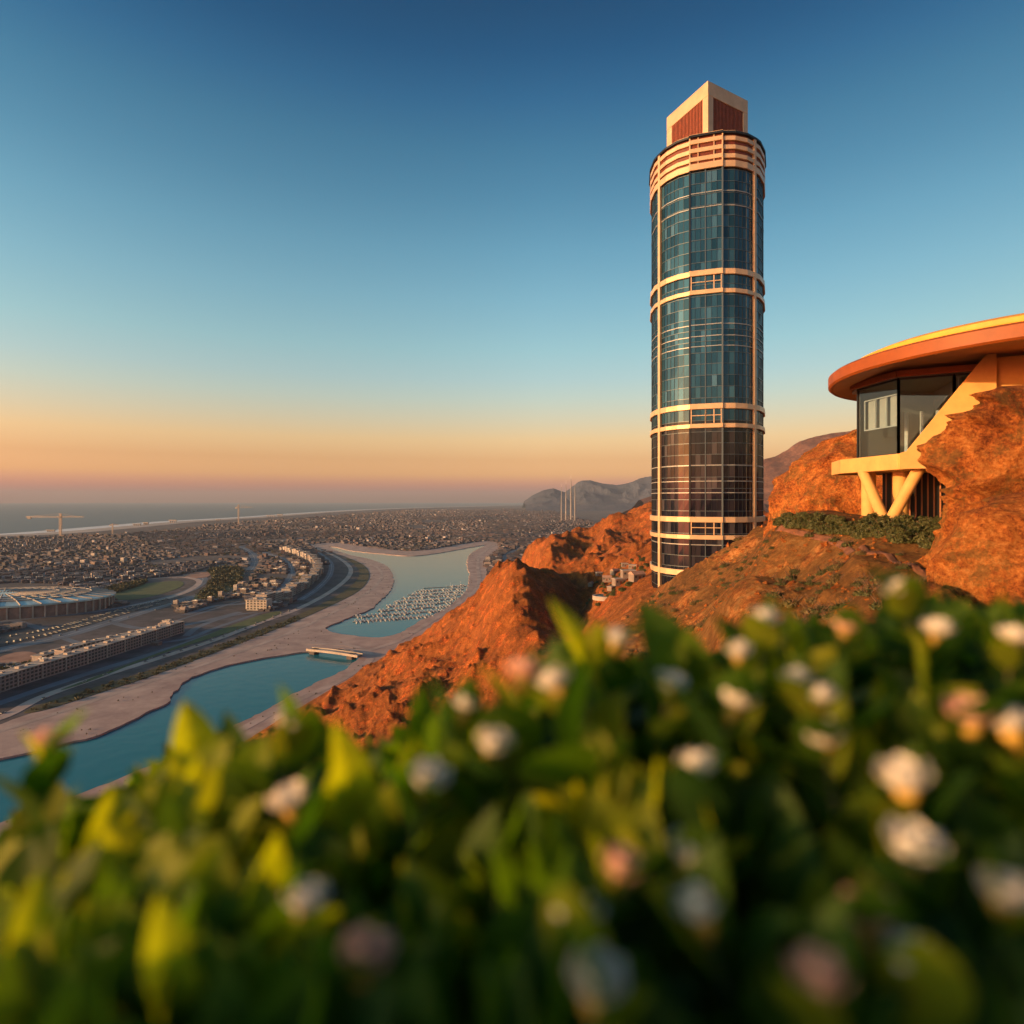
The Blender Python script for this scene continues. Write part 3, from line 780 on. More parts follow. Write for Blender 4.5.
# ------------------------------------------------------------------ the round house
def Z(dz): return CAM_Z + dz
m_hglass, t, b = new_mat('house_glass')
t.nodes.remove(b)
fre = t.nodes.new('ShaderNodeFresnel'); fre.inputs[0].default_value = 1.5
gl = t.nodes.new('ShaderNodeBsdfGlossy'); gl.inputs['Roughness'].default_value = 0.02; gl.inputs['Color'].default_value = (0.8, 0.88, 0.92, 1)
tr = t.nodes.new('ShaderNodeBsdfTransparent'); tr.inputs['Color'].default_value = (0.72, 0.80, 0.84, 1)
mxs = t.nodes.new('ShaderNodeMixShader'); ad = t.nodes.new('ShaderNodeMath'); ad.operation = 'MULTIPLY_ADD'; ad.inputs[1].default_value = 1.0; ad.inputs[2].default_value = 0.04; ad.use_clamp = True
geo_ = t.nodes.new('ShaderNodeNewGeometry'); inv_ = t.nodes.new('ShaderNodeMath'); inv_.operation = 'SUBTRACT'; inv_.inputs[0].default_value = 1.0
mul_ = t.nodes.new('ShaderNodeMath'); mul_.operation = 'MULTIPLY'
t.links.new(geo_.outputs['Backfacing'], inv_.inputs[1]); t.links.new(inv_.outputs[0], mul_.inputs[0]); t.links.new(ad.outputs[0], mul_.inputs[1])
t.links.new(fre.outputs[0], ad.inputs[0]); t.links.new(mul_.outputs[0], mxs.inputs[0]); t.links.new(tr.outputs[0], mxs.inputs[1]); t.links.new(gl.outputs[0], mxs.inputs[2])
t.links.new(mxs.outputs[0], t.nodes['Material Output'].inputs[0])
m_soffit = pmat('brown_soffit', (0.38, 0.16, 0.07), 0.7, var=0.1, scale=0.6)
m_room = pmat('room_plaster', (0.35, 0.33, 0.31), 0.8)
m_curt = pmat('pale_curtain', (0.75, 0.72, 0.68), 0.9)

house = empty('round_house', (36, 52, Z(-2.0)), 0, 'ochre hillside house with disc roof, glass room and V shaped columns', 'house')
HO = Vector((36, 52, Z(-2.0)))
def hp(x, y, dz): return (x - HO.x, y - HO.y, Z(dz) - HO.z)
rc = hp(44.0, 50.0, 0)
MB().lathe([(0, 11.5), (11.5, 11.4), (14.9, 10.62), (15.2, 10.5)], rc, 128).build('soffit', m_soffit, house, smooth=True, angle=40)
MB().lathe([(15.2, 10.5), (15.45, 10.45), (15.62, 10.6), (15.62, 11.45), (15.4, 11.62), (14.0, 11.66), (13.0, 11.7)], rc, 128).build('lower_fascia', m_rust, house, smooth=True, angle=40)
MB().lathe([(13.1, 11.6), (13.1, 11.95), (13.7, 12.0), (13.75, 12.1), (13.7, 12.42), (12.9, 12.75), (9, 13.4), (4, 13.8), (0, 13.9)], rc, 128).build('roof', m_ochre, house, smooth=True, angle=40)
A_, B_, C_ = (33.5, 52.0), (33.0, 57.2), (44.0, 46.6)
gz0, gz1 = 3.9, 10.55
def wallseg(mb, a, c, z0, z1, th=0.1, ext=0.0):
    a = Vector(a); c = Vector(c); d = (c - a).normalized(); n = Vector((-d.y, d.x)) * th / 2
    a = a - d * ext; c = c + d * ext
    pts = [a + n, a - n, c - n, c + n]
    mb.prism([hp(p.x, p.y, 0)[:2] for p in pts], hp(0, 0, z0)[2], hp(0, 0, z1)[2]); return mb
for (a, c, nseg) in ((B_, A_, 1), (A_, C_, 3)):
    for k in range(nseg):
        p = Vector(a).lerp(Vector(c), k / nseg); q = Vector(a).lerp(Vector(c), (k + 1) / nseg)
        g = wallseg(MB(), p, q, gz0 + 0.05, gz1 - 0.05, 0.03, -0.06).build('window', m_hglass, house)
        f = MB()
        for (zz0, zz1) in ((gz0, gz0 + 0.16), (gz1 - 0.16, gz1)): wallseg(f, p, q, zz0, zz1, 0.16, -0.09)
        for pp in (p, q): f.box(hp(pp.x, pp.y, (gz0 + gz1) / 2), (0.18, 0.18, gz1 - gz0), 0.0)
        f.build('frame', m_dark, g)
# inner sash seen behind the left pane, with pale curtains
ins = MB(); ia = Vector(B_) + Vector((0.35, -0.5)); ic = Vector(A_) + Vector((0.35, 0.6))
for zz in (gz0 + 2.6, gz1 - 1.3): wallseg(ins, ia, ic, zz, zz + 0.1, 0.1)
for k in range(4): 
    p = ia.lerp(ic, k / 3); ins.box(hp(p.x, p.y, gz0 + 4.0), (0.09, 0.09, 2.8))
ins.build('inner_sash', m_white, house)
for (u0, u1) in ((0.05, 0.30), (0.40, 0.62), (0.72, 0.95)):
    cu = MB(); p = ia.lerp(ic, u0) + Vector((0.25, 0)); q = ia.lerp(ic, u1) + Vector((0.25, 0)); n = 18
    for k in range(n):
        a = p.lerp(q, k / n) + Vector((0.06 if k % 2 else -0.06, 0)); c = p.lerp(q, (k + 1) / n) + Vector((-0.06 if k % 2 else 0.06, 0))
        wallseg(cu, a, c, gz0 + 2.7, gz1 - 1.25, 0.02)
    cu.build('curtain', m_curt, house)
# room behind: floor, back wall, partition, ceiling bulkhead
rm = MB(); wallseg(rm, (33.3, 57.6), (48, 60), gz0, 11.3, 0.3); wallseg(rm, (38.5, 51.5), (41.5, 59), gz0, 11.3, 0.2)
rm.build('inner_wall', m_room, house)
MB().prism([hp(*p, 0)[:2] for p in ((33.1, 57.2), (33.6, 52.1), (44, 46.8), (50, 50), (48, 60), (34, 60))], hp(0, 0, gz1)[2], hp(0, 0, gz1 + 0.25)[2]).build('ceiling', m_room, house)
bk = MB(); wallseg(bk, (32.6, 57.6), (33.15, 51.6), gz1 + 0.02, 11.1, 0.35); wallseg(bk, (33.15, 51.6), (44, 46.1), gz1 + 0.02, 11.1, 0.35)
bk.build('bulkhead', m_rust, house)
cb = MB()
for k in range(7): 
    p = Vector((35.5, 54.0)).lerp(Vector((41.5, 50.5)), k / 6); cb.box(hp(p.x, p.y, gz0 + 2.0), (0.12, 0.3, 4.0), 0.4)
cb.build('shelf_unit', m_curt, house)
slab = [(31.75, 58.0), (32.35, 50.4), (36.5, 48.35), (46, 43.6), (52, 50), (50, 61), (33, 62)]
MB().prism([hp(*p, 0)[:2] for p in slab], hp(0, 0, 2.55)[2], hp(0, 0, 3.9)[2]).build('floor_slab', m_cream, house, bevel=0.06)
# diagonal fin wall
W0 = Vector((32.45, 50.25)); wd = Vector((7, -3.6)).normalized(); wn = Vector((wd.y, -wd.x))
prof = [(0.05, 2.62), (0.05, 3.86), (0.5, 4.0), (5.7, 11.35), (6.25, 11.35), (6.25, -3.0), (5.6, -3.0), (4.6, 2.62)]
fv = []
for off in (-0.12, 0.75):
    for (s_, z_) in prof:
        p = W0 + wd * s_ + wn * off; fv.append(hp(p.x, p.y, z_))
n = len(prof)
MB().add(fv, [tuple(range(n)), tuple(range(n, 2 * n))[::-1]] + [(i, (i + 1) % n, n + (i + 1) % n, n + i) for i in range(n)]).build('fin_wall', m_cream, house, bevel=0.05)
p = W0 + wd * 6.3
sw = MB(); wallseg(sw, (p.x, p.y), (50, 42), -3.0, 11.2, 0.5); sw.build('side_wall', m_cream, house)
# columns
def colm(a, c, r):
    a = hp(*a); c = hp(*c)
    MB().tube([a, c], [r, r], 24).build('column', m_cream, house, smooth=True, angle=60)
colm((33.4, 56.2, -2.6), (33.4, 56.2, 2.6), 0.6)
colm((35.1, 54.2, -2.6), (35.1, 54.2, 2.6), 0.62)
colm((32.45, 52.0, -2.2), (32.3, 55.2, 2.6), 0.46)
colm((32.5, 51.9, -2.2), (34.1, 50.3, 2.6), 0.46)
MB().box(hp(32.5, 51.9, -2.0), (1.3, 1.3, 0.5)).build('footing', m_cream, house, bevel=0.08)
un = MB(); wallseg(un, (35.5, 57.5), (46, 52), -3, 2.54, 0.3); un.build('lower_wall', m_dark, house)
sl = MB()
for k in range(26):
    p = Vector((35.6, 57.1)).lerp(Vector((46, 51.6)), k / 25); sl.box(hp(p.x, p.y, -0.1), (0.12, 0.12, 5.2), -0.5)
sl.build('slat_screen', m_soffit, house)

# ------------------------------------------------------------------ shrubs on the hillside
def leafy(name, R_, H_, n, leaf, mat, seed, parent=None, flat=0.5):
    r = np.random.default_rng(seed)
    d = r.normal(size=(n, 3)); d /= np.linalg.norm(d, axis=1)[:, None]; d[:, 2] = np.abs(d[:, 2])
    lump = 0.75 + 0.35 * noise3(d[:, 0] * 2.1 + seed, d[:, 1] * 2.1, d[:, 2] * 2.1)
    rr = (0.55 + 0.45 * r.random(n) ** 0.5) * lump
    P = d * rr[:, None] * np.array([R_, R_, H_])
    a = r.normal(size=(n, 3)); a /= np.linalg.norm(a, axis=1)[:, None]
    c = np.cross(a, d + r.normal(size=(n, 3)) * 0.4); c /= np.linalg.norm(c, axis=1)[:, None] + 1e-9
    s = leaf * (0.6 + 0.8 * r.random(n))[:, None]
    V = np.stack([P - a * s * 0.5, P + c * s * 0.28, P + a * s * 0.5, P - c * s * 0.28], 1).reshape(-1, 3)
    return mesh_np(name, V, np.arange(4 * n).reshape(-1, 4), mat, parent)
def foliage_mat(name, c1, c2, trans=0.3):
    m, t, b = new_mat(name)
    g = t.nodes.new('ShaderNodeNewGeometry'); r = ramp_node(t, [(0, c1), (1, c2)])
    t.links.new(g.outputs['Random Per Island'], r.inputs[0]); t.links.new(r.outputs[0], b.inputs['Base Color'])
    b.inputs['Roughness'].default_value = 0.6
    tl = t.nodes.new('ShaderNodeBsdfTranslucent'); t.links.new(r.outputs[0], tl.inputs['Color'])
    mx_ = t.nodes.new('ShaderNodeMixShader'); mx_.inputs[0].default_value = trans
    t.links.new(b.outputs[0], mx_.inputs[1]); t.links.new(tl.outputs[0], mx_.inputs[2]); t.links.new(mx_.outputs[0], t.nodes['Material Output'].inputs[0])
    return m
m_shrub = foliage_mat('shrub_leaf', (0.05, 0.065, 0.02), (0.13, 0.135, 0.04))
m_dry = foliage_mat('dry_shrub_leaf', (0.10, 0.085, 0.03), (0.24, 0.17, 0.06))
m_twig = pmat('twig', (0.12, 0.07, 0.04), 0.9)
def shrub_proto(name, mat, seed, R_=0.9, H_=0.95, n=1400, leaf=0.16):
    root = empty(name, (0, 0, -500))
    leafy('foliage', R_, H_, n, leaf, mat, seed, root)
    mb = MB(); rr = random.Random(seed)
    for k in range(7):
        a = rr.random() * 6.28; mb.tube([(0, 0, -0.25), (math.cos(a) * .3, math.sin(a) * .3, .3), (math.cos(a) * .6, math.sin(a) * .6, .65)], [.035, .025, .012], 5)
    mb.build('stem', m_twig, root); return root
hedgep = [shrub_proto('hedge_shrub', m_shrub, 31 + k) for k in range(3)]
dryp = [shrub_proto('scrub_bush', m_dry if k == 2 else m_shrub, 41 + k, 0.7, 0.5, 600, 0.12) for k in range(3)]
used = set()
def place(pool, x, y, s, label, cat, group, rs):
    src = pool[rs.randrange(len(pool))]
    o = src if src.name not in used else copy_tree(src)
    used.add(src.name)
    o.location = (x, y, hz(x, y) - 0.05 * s); o.scale = (s * rs.uniform(.85, 1.2), s * rs.uniform(.85, 1.2), s * rs.uniform(.8, 1.15)); o.rotation_euler = (0, 0, rs.uniform(0, 6.28))
    tag(o, label, cat, group)
rs = random.Random(5)
cnt = 0
while cnt < 110:
    u = rs.random(); px = 776 + u * 172; x, Y_, _ = hit(px, 526 + u * 26 - rs.random() ** 1.3 * (8 + 22 * u))
    if Y_ > 90: continue
    if (x - 31) ** 2 / 90 + (Y_ - 33) ** 2 / 30 < 1: continue
    if x > 33.5 and Y_ > 50: continue
    if abs(x - 32.5) < 0.9 and abs(Y_ - 52) < 1.4: continue
    place(hedgep, x, Y_, rs.uniform(0.55, 0.95), 'dark green shrub in the low hedge along the terrace below the round house', 'shrub', 'green shrubs on the terrace', rs); cnt += 1
clus = [(785, 585, 46, 16), (870, 590, 31, 14), (905, 575, 27, 12), (830, 556, 42, 14), (740, 600, 60, 20), (700, 620, 62, 25), (720, 580, 88, 20), (650, 640, 70, 22), (810, 620, 30, 14), (690, 590, 100, 25)]
for (px, py, Y_, sp) in clus:
    for k in range(24):
        Yk = Y_ * (1 + rs.gauss(0, .10)); x = (px + rs.gauss(0, sp) - 512) / F * Yk
        place(dryp, x, Yk, rs.uniform(0.3, 1.0) * (0.75 + Yk / 110), 'small olive scrub bush on the orange slope in front of the skyscraper', 'bush', 'scrub bushes on the orange slope', rs)
# loose stones
V = []; Qs = []
rr = np.random.default_rng(8)
n = 5200
Yk = 12 * (11.0 ** rr.random(n)); Xk = (rr.uniform(600, 960, n) - 512) / F * Yk; Zk = hill_h(Xk, Yk)
oct_v = np.array([(1, 0, 0), (0, 1, 0), (-1, 0, 0), (0, -1, 0), (0, 0, 1), (0, 0, -1)], float)
oct_f = np.array([(0, 1, 4), (1, 2, 4), (2, 3, 4), (3, 0, 4), (1, 0, 5), (2, 1, 5), (3, 2, 5), (0, 3, 5)])
sz = (0.03 + 0.20 * rr.random(n) ** 5) * (0.6 + Yk / 60)
ov = oct_v[None] * (0.6 + 0.8 * rr.random((n, 6, 1))) * sz[:, None, None] * np.array([1.1, 1.0, .7]) + rr.normal(size=(n, 6, 3)) * sz[:, None, None] * .2
ov += np.stack([Xk, Yk, Zk], 1)[:, None]
st = mesh_np('loose_stones', ov.reshape(-1, 3), None, m_cliff, tris=(oct_f[None] + 6 * np.arange(n)[:, None, None]).reshape(-1, 3))
tag(st, 'scattered orange stones on the slope in front of the skyscraper', 'stones', kind='stuff')
# terrace path
pth = curve([hit(*p)[:2] for p in [(778, 529), (795, 533), (815, 538), (840, 544), (865, 550), (890, 557), (915, 566), (935, 575)]], 40)
print('path', [hit(*p) for p in [(778, 529), (815, 538), (865, 550), (915, 566)]])
Lf, Rt = strip_pts(pth, 0.7)
rows = [[Lf[i].lerp(Rt[i], k / 6) for k in range(7)] for i in range(len(Lf))]
V = []
for r_ in rows:
    for k, p in enumerate(r_): V.append((p.x, p.y, hz(p.x, p.y) + (0.05 if 0 < k < 6 else -0.15)))
Qs = [(i * 7 + k, i * 7 + k + 1, (i + 1) * 7 + k + 1, (i + 1) * 7 + k) for i in range(len(rows) - 1) for k in range(6)]
tag(mesh_np('path', V, Qs, m_track, smooth=True), 'narrow earth path along the terrace', kind='structure')

# ------------------------------------------------------------------ the town on the plain
def inpoly(x, y, poly):
    x = np.asarray(x, float); y = np.asarray(y, float); c = np.zeros(x.shape, bool); n = len(poly); j = n - 1
    for i in range(n):
        xi, yi = poly[i][0], poly[i][1]; xj, yj = poly[j][0], poly[j][1]
        m = ((yi > y) != (yj > y)) & (x < (xj - xi) * (y - yi) / ((yj - yi) or 1e-9) + xi)
        c ^= m; j = i
    return c
def road_d(x, y):
    m = np.full(x.shape, 1e9)
    for path, w in ROADS + [([tuple(p) for p in pp], w2) for pp, w2 in AVOID]:
        P = np.array(path)
        for i in range(len(P) - 1):
            a, b2 = P[i], P[i + 1]; d = b2 - a; L2 = (d ** 2).sum() + 1e-9
            tt = np.clip(((x - a[0]) * d[0] + (y - a[1]) * d[1]) / L2, 0, 1)
            m = np.minimum(m, np.hypot(x - a[0] - tt * d[0], y - a[1] - tt * d[1]) - w / 2)
    return m
m_walls = island_mat('town_walls', [(0, (0.09, 0.075, 0.09)), (.25, (0.05, 0.042, 0.058)), (.45, (0.11, 0.10, 0.12)), (.57, (0.04, 0.04, 0.055)), (.76, (0.11, 0.075, 0.08)), (.91, (0.34, 0.31, 0.33)), (.95, (0.05, 0.05, 0.07))], 0.85)
m_tree = foliage_mat('town_tree_leaf', (0.035, 0.04, 0.02), (0.08, 0.075, 0.03), 0.1)
no_build = [sand, gp([(-90, 700), (0, 668), (90, 647), (185, 620), (170, 600), (110, 617), (0, 645), (-90, 670)]), gp([(150, 660), (180, 640), (262, 614), (245, 596), (205, 604), (178, 620)])] + [smooth_poly(gp(p)) for p in (
    [(-90, 770), (-90, 715), (0, 690), (90, 666), (180, 638), (262, 614), (300, 600), (325, 585), (335, 570), (325, 555), (345, 548), (385, 566), (372, 592), (330, 614), (0, 740)],
    [(-60, 624), (-60, 588), (0, 583), (60, 583), (110, 596), (112, 615), (50, 628)],
    [(100, 603), (98, 590), (150, 578), (190, 574), (205, 568), (225, 563), (250, 566), (246, 584), (228, 596), (190, 606)],
    [(-20, 650), (60, 632), (110, 617), (168, 602), (160, 596), (60, 620), (-20, 636)])]
AVOID = [(curve([G(*p)[:2] for p in pl2], 4), w2) for pl2, w2 in (([(-75, 716), (-30, 700), (20, 683), (90, 661), (178, 632)], 34), ([(36, 663), (80, 650), (120, 641), (162, 631)], 26), ([(250, 609), (285, 597), (307, 584), (318, 572), (314, 562), (300, 555), (283, 550)], 46))]
def free(x, y, mg=6):
    ok = np.ones(x.shape, bool)
    for p in no_build: ok &= ~inpoly(x, y, p)
    ok &= road_d(x, y) > mg
    ok &= inpoly(x, y, ground_outer)
    return ok
rt = np.random.default_rng(21)
def town_points(n, y0, y1, mg):
    Y_ = y0 * (y1 / y0) ** (rt.random(n) ** 1.0)
    X_ = rt.uniform(-0.98, 0.48, n) * Y_
    k = free(X_, Y_, mg)
    # the town stops short of the beach and thins out in blocks
    cx_ = np.interp(Y_, [p[1] for p in coastc], [p[0] for p in coastc])
    k &= X_ > cx_ + 330 + Y_ * 0.05
    den = noise3(X_ / 420, Y_ / 420, 0 * X_ + 4) + 0.5 * noise3(X_ / 130, Y_ / 130, 0 * X_)
    k &= den > -0.42
    k &= (X_ < -150) | (Y_ > 900)
    k &= hill_h(X_, np.minimum(Y_, 1550)) < 0 if True else k
    return X_[k], Y_[k]
def grid_rot(x, y): return 0.35 * np.sin(x / 700) + 0.5 * np.round(noise3(x / 900, y / 900, 0 * x + 2) * 2)
bx = np.array([(-1, -1, 0), (1, -1, 0), (1, 1, 0), (-1, 1, 0), (-1, -1, 1), (1, -1, 1), (1, 1, 1), (-1, 1, 1)], float) * [.5, .5, 1]
bq = np.array([(0, 1, 5, 4), (1, 2, 6, 5), (2, 3, 7, 6), (3, 0, 4, 7), (4, 5, 6, 7)])
X_, Y_ = town_points(130000, 620, 11000, 4)
size = rt.uniform(6, 13, len(X_)) * (1 + Y_ / 5500); asp = rt.uniform(0.5, 1.0, len(X_)); hh = rt.uniform(2.0, 4.0, len(X_)) * (1 + Y_ / 8000) * (1 + 2.2 * (rt.random(len(X_)) ** 14))
rot = grid_rot(X_, Y_)
# thin out overlapping footprints
cell = {}
keepi = []
for i in np.argsort(Y_):
    key = (int(X_[i] // (size[i] * 1.25)), int(Y_[i] // (size[i] * 1.25)), int(Y_[i] // 800))
    if key in cell: continue
    cell[key] = 1; keepi.append(i)
keepi = np.array(keepi)
X_, Y_, size, asp, hh, rot = [a[keepi] for a in (X_, Y_, size, asp, hh, rot)]
score = size * hh / Y_ ** 2
vis = (np.abs(X_ / Y_) < 0.84)
order = np.argsort(-(score * vis)); ind = order[:300]; rest = order[300:]
c_, s_ = np.cos(rot[rest]), np.sin(rot[rest])
lx = bx[None, :, 0] * size[rest][:, None]; ly = bx[None, :, 1] * (size * asp)[rest][:, None]; lz = bx[None, :, 2] * hh[rest][:, None]
VV = np.stack([X_[rest][:, None] + lx * c_[:, None] - ly * s_[:, None], Y_[rest][:, None] + lx * s_[:, None] + ly * c_[:, None], lz], -1).reshape(-1, 3)
QQ = (bq[None] + 8 * np.arange(len(rest))[:, None, None]).reshape(-1, 4)
tag(mesh_np('distant_town', VV, QQ, m_walls), 'low pale buildings of the town spreading across the plain', 'town', kind='stuff')
m_win = pmat('window_dark', (0.03, 0.035, 0.045), 0.5)
def town_house(k, wall):
    root = empty('town_house', (0, 0, -500))
    mb = MB().box((0, 0, .5), (1, .8, 1)); mb.box((.2, .1, 1.06), (.35, .3, .14))
    mb.build('wall', wall, root)
    r = MB()
    for (c, s) in (((0, .385, 1.03), (1.02, .03, .07)), ((0, -.385, 1.03), (1.02, .03, .07)), ((.495, 0, 1.03), (.03, .8, .07)), ((-.495, 0, 1.03), (.03, .8, .07))): r.box(c, s)
    if k % 2: r.box((-.2, .0, 1.05), (.2, .2, .12))
    r.build('parapet', m_white if k == 1 else m_conc, root)
    for i in range(3):
        MB().box((-.3 + .3 * i, -.402, .5), (.14, .01, .3)).build('window', m_win, root)
    return root
hcols = [(0.24, 0.20, 0.20), (0.11, 0.085, 0.09), (0.17, 0.12, 0.11), (0.32, 0.29, 0.29)]
hprot = [town_house(k, pmat('house_plaster', c, 0.85)) for k, c in enumerate(hcols)]
cname = ['pale beige', 'brown', 'tan', 'off white']
for q, i in enumerate(ind):
    k = q % 4
    o = hprot[k] if q < 4 else copy_tree(hprot[k])
    o.location = (X_[i], Y_[i], 0); o.rotation_euler = (0, 0, rot[i]); o.scale = (size[i], size[i] * asp[i] * 1.2, hh[i])
    tag(o, 'small %s flat roofed building in the low town between river and sea' % cname[k], 'building', 'flat roofed town buildings')
# town trees
X2, Y2 = town_points(14000, 620, 4200, 2)
m2 = noise3(X2 / 260, Y2 / 260, 0 * X2 + 9) > 0.12
X2, Y2 = X2[m2], Y2[m2]
def add_px(poly, n):
    P = np.array(poly); xs = rt.uniform(P[:, 0].min(), P[:, 0].max(), n); ys = rt.uniform(P[:, 1].min(), P[:, 1].max(), n); k = inpoly(xs, ys, poly); return xs[k], ys[k]
parks = [smooth_poly(gp(p)) for p in ([(190, 600), (205, 588), (215, 578), (205, 570), (225, 566), (244, 568), (243, 582), (228, 592), (205, 602)], [(100, 590), (128, 583), (150, 580), (140, 586), (108, 596)],
         [(20, 714), (80, 692), (150, 671), (220, 645), (280, 623), (300, 614), (300, 620), (290, 625), (225, 650), (150, 678), (90, 697), (40, 712)])]
ex = [add_px(p, nn) for p, nn in zip(parks, (1500, 900, 1600))]
xs_, ys_ = add_px(sand, 9000); kk = ~inpoly(xs_, ys_, lower) & ~inpoly(xs_, ys_, upper) & (noise3(xs_ / 30, ys_ / 30, 0 * xs_ + 3) > .12); ex.append((xs_[kk], ys_[kk]))
szs = np.concatenate([rt.uniform(3.5, 8, len(X2))] + [rt.uniform(a, b2, len(e[0])) for e, (a, b2) in zip(ex, ((4, 8), (3, 6), (1.2, 2.6), (0.5, 1.5)))])
X2 = np.concatenate([X2] + [e[0] for e in ex]); Y2 = np.concatenate([Y2] + [e[1] for e in ex])
nl = 26; nT = len(X2)
dd = rt.normal(size=(nT, nl, 3)); dd /= np.linalg.norm(dd, axis=2, keepdims=True)
P = dd * (szs[:, None, None] * rt.uniform(.4, .65, (nT, nl, 1))); P[..., 2] = np.abs(P[..., 2]) * 1.2 + szs[:, None] * .25
P[..., 0] += X2[:, None]; P[..., 1] += Y2[:, None]
a = rt.normal(size=(nT, nl, 3)); c = rt.normal(size=(nT, nl, 3)); sz3 = (szs * .32)[:, None, None]
VV = np.stack([P - a * sz3 * .5, P + c * sz3 * .5, P + a * sz3 * .5, P - c * sz3 * .5], 2).reshape(-1, 3)
tag(mesh_np('town_trees', VV, np.arange(len(VV)).reshape(-1, 4), m_tree), 'dark green trees and bushes among the roads of the plain', 'trees', kind='stuff')

# ------------------------------------------------------------------ apartment rows
m_block = pmat('block_plaster', (0.30, 0.26, 0.25), 0.85, var=0.2, scale=0.2)
m_block2 = pmat('block_plaster_white', (0.42, 0.38, 0.35), 0.8, var=0.15, scale=0.2)
def block(mat, nfl=4, ncol=6, L_=26.0, W_=16.0, FH=3.6):
    root = empty('apartment_block', (0, 0, -500)); H_ = nfl * FH
    MB().box((0, 0, H_ / 2), (L_ - 1.2, W_, H_)).build('wall', mat, root)
    r = MB().box((0, 0, H_ + .3), (L_ + .4, W_ + 2.2, .6)); r.box((-4, 0, H_ + 1.6), (5, 5, 2.2)); r.box((7, 2, H_ + 1.1), (3, 3, 1.2)); r.build('roof', m_conc, root)
    MB().box((L_ / 2 - .3, 0, H_ / 2 + .2), (.9, W_ + 3, H_ + 1.2)).build('party_wall', m_block2, root)
    w = MB().box((0, 0, 0), (L_ / ncol * .55, .3, FH * .55)).build('window', m_win, root)
    bal = MB().box((0, 0, 0), (L_ - 1.6, 1.3, .9)).build('balcony', mat, root)
    first = True
    for f in range(nfl):
        b_ = bal if f == 0 else bal.copy()
        if f: COL.objects.link(b_); b_.parent = root
        b_.location = (0, -W_ / 2 - .6, f * FH + .5)
        for k in range(ncol):
            if first: o = w; first = False
            else: o = w.copy(); COL.objects.link(o); o.parent = root
            o.location = (-L_ / 2 + L_ / ncol * (k + .5), -W_ / 2 - .1, f * FH + 2.2)
    return root
bp1 = block(m_block); bp2 = block(m_block2, 4, 6); bp3 = block(m_block, 2, 5, 26, 12); bp4 = block(m_block, 5, 6, 24, 20); bp5 = block(m_block, 3, 5, 22, 24)
def row(px_pts, protos, step, label, group, cat='building', flip=False):
    path = curve([G(*p)[:2] for p in px_pts], 12); L_ = [0]
    for i in range(1, len(path)): L_.append(L_[-1] + (path[i] - path[i - 1]).length)
    n = int(L_[-1] // step); k = 0
    for i in range(n):
        s0 = (i + .5) * L_[-1] / n
        x = np.interp(s0, L_, [p.x for p in path]); y = np.interp(s0, L_, [p.y for p in path])
        x1 = np.interp(s0 + 1, L_, [p.x for p in path]); y1 = np.interp(s0 + 1, L_, [p.y for p in path])
        x0 = np.interp(s0 - 1, L_, [p.x for p in path]); y0 = np.interp(s0 - 1, L_, [p.y for p in path])
        pr_ = protos[i % len(protos)]
        o = pr_ if pr_.name not in used else copy_tree(pr_); used.add(pr_.name)
        o.location = (x, y, 0); o.rotation_euler = (0, 0, math.atan2(y1 - y0, x1 - x0) + (math.pi if flip else 0)); o.scale = (L_[-1] / n / 26.0 * .985, 1, 1)
        tag(o, label, cat, group)
row([(-75, 716), (-30, 700), (20, 683), (90, 661), (178, 632)], [bp1], 26, 'four storey balconied apartment block in the straight row left of the river', 'straight row of apartment blocks')
row([(36, 663), (80, 650), (120, 641), (162, 631)], [bp3], 26, 'two storey block in the low terrace behind the straight apartment row', 'low terrace blocks')
row([(250, 609), (285, 597), (307, 584), (318, 572), (314, 562), (300, 555), (283, 550)], [bp2, bp4, bp2, bp5], 31, 'pale four storey block in the curved apartment row around the river bend', 'curved row of apartment blocks')
def single(proto, px, py, rz, s, label, cat='building', group=None):
    o = copy_tree(proto); x, y, _ = G(px, py); o.location = (x, y, 0); o.rotation_euler = (0, 0, rz); o.scale = s
    if 'group' in o: del o['group']
    tag(o, label, cat, group); return o
single(bp2, 259, 609.5, -0.1, (1.35, 1.0, 1.15), 'whitish sunlit block at the near end of the curved apartment row')

# stadium with ribbed glass roof
sc_ = Vector((-835, 985, 0)); srx, sry = 160, 100
stad = empty('stadium', sc_, 0.12, 'wide oval stadium hall with pale ribbed glass roof left of the highway', 'stadium')
MB().lathe([(1.0, 0), (1.0, 17), (0.97, 19), (0.93, 19.2)], n=72, sx=srx, sy=sry).build('wall', pmat('stadium_wall', (0.20, 0.13, 0.12), 0.8, var=0.3, scale=0.1), stad)
MB().lathe([(1.03, 18.0), (1.03, 20.5), (0.98, 21.5), (0.8, 24.5), (0.5, 26.5), (0, 27)], n=72, sx=srx, sy=sry).build('roof', pmat('roof_glass', (0.35, 0.47, 0.50), 0.3, 0.2, var=0.3, scale=0.03), stad)
rb = MB()
for k in range(36):
    a = 2 * math.pi * k / 36; pts = [(srx * r_ * math.cos(a), sry * r_ * math.sin(a), z_ + .5) for r_, z_ in ((1.03, 20.5), (.8, 24.5), (.5, 26.5), (.15, 27))]
    rb.tube(pts, 1.0, 4)
for r_, z_ in ((.8, 25), (.5, 27), (.65, 25.9)):
    rb.tube([(srx * r_ * math.cos(2 * math.pi * k / 48), sry * r_ * math.sin(2 * math.pi * k / 48), z_ + .3) for k in range(49)], .9, 4)
rb.build('roof_rib', m_conc, stad)
for k in range(60):
    a = 2 * math.pi * k / 60
    MB().box((srx * 1.01 * math.cos(a), sry * 1.01 * math.sin(a), 9), (2.0, 2.0, 18), a).build('pier', m_conc, stad)

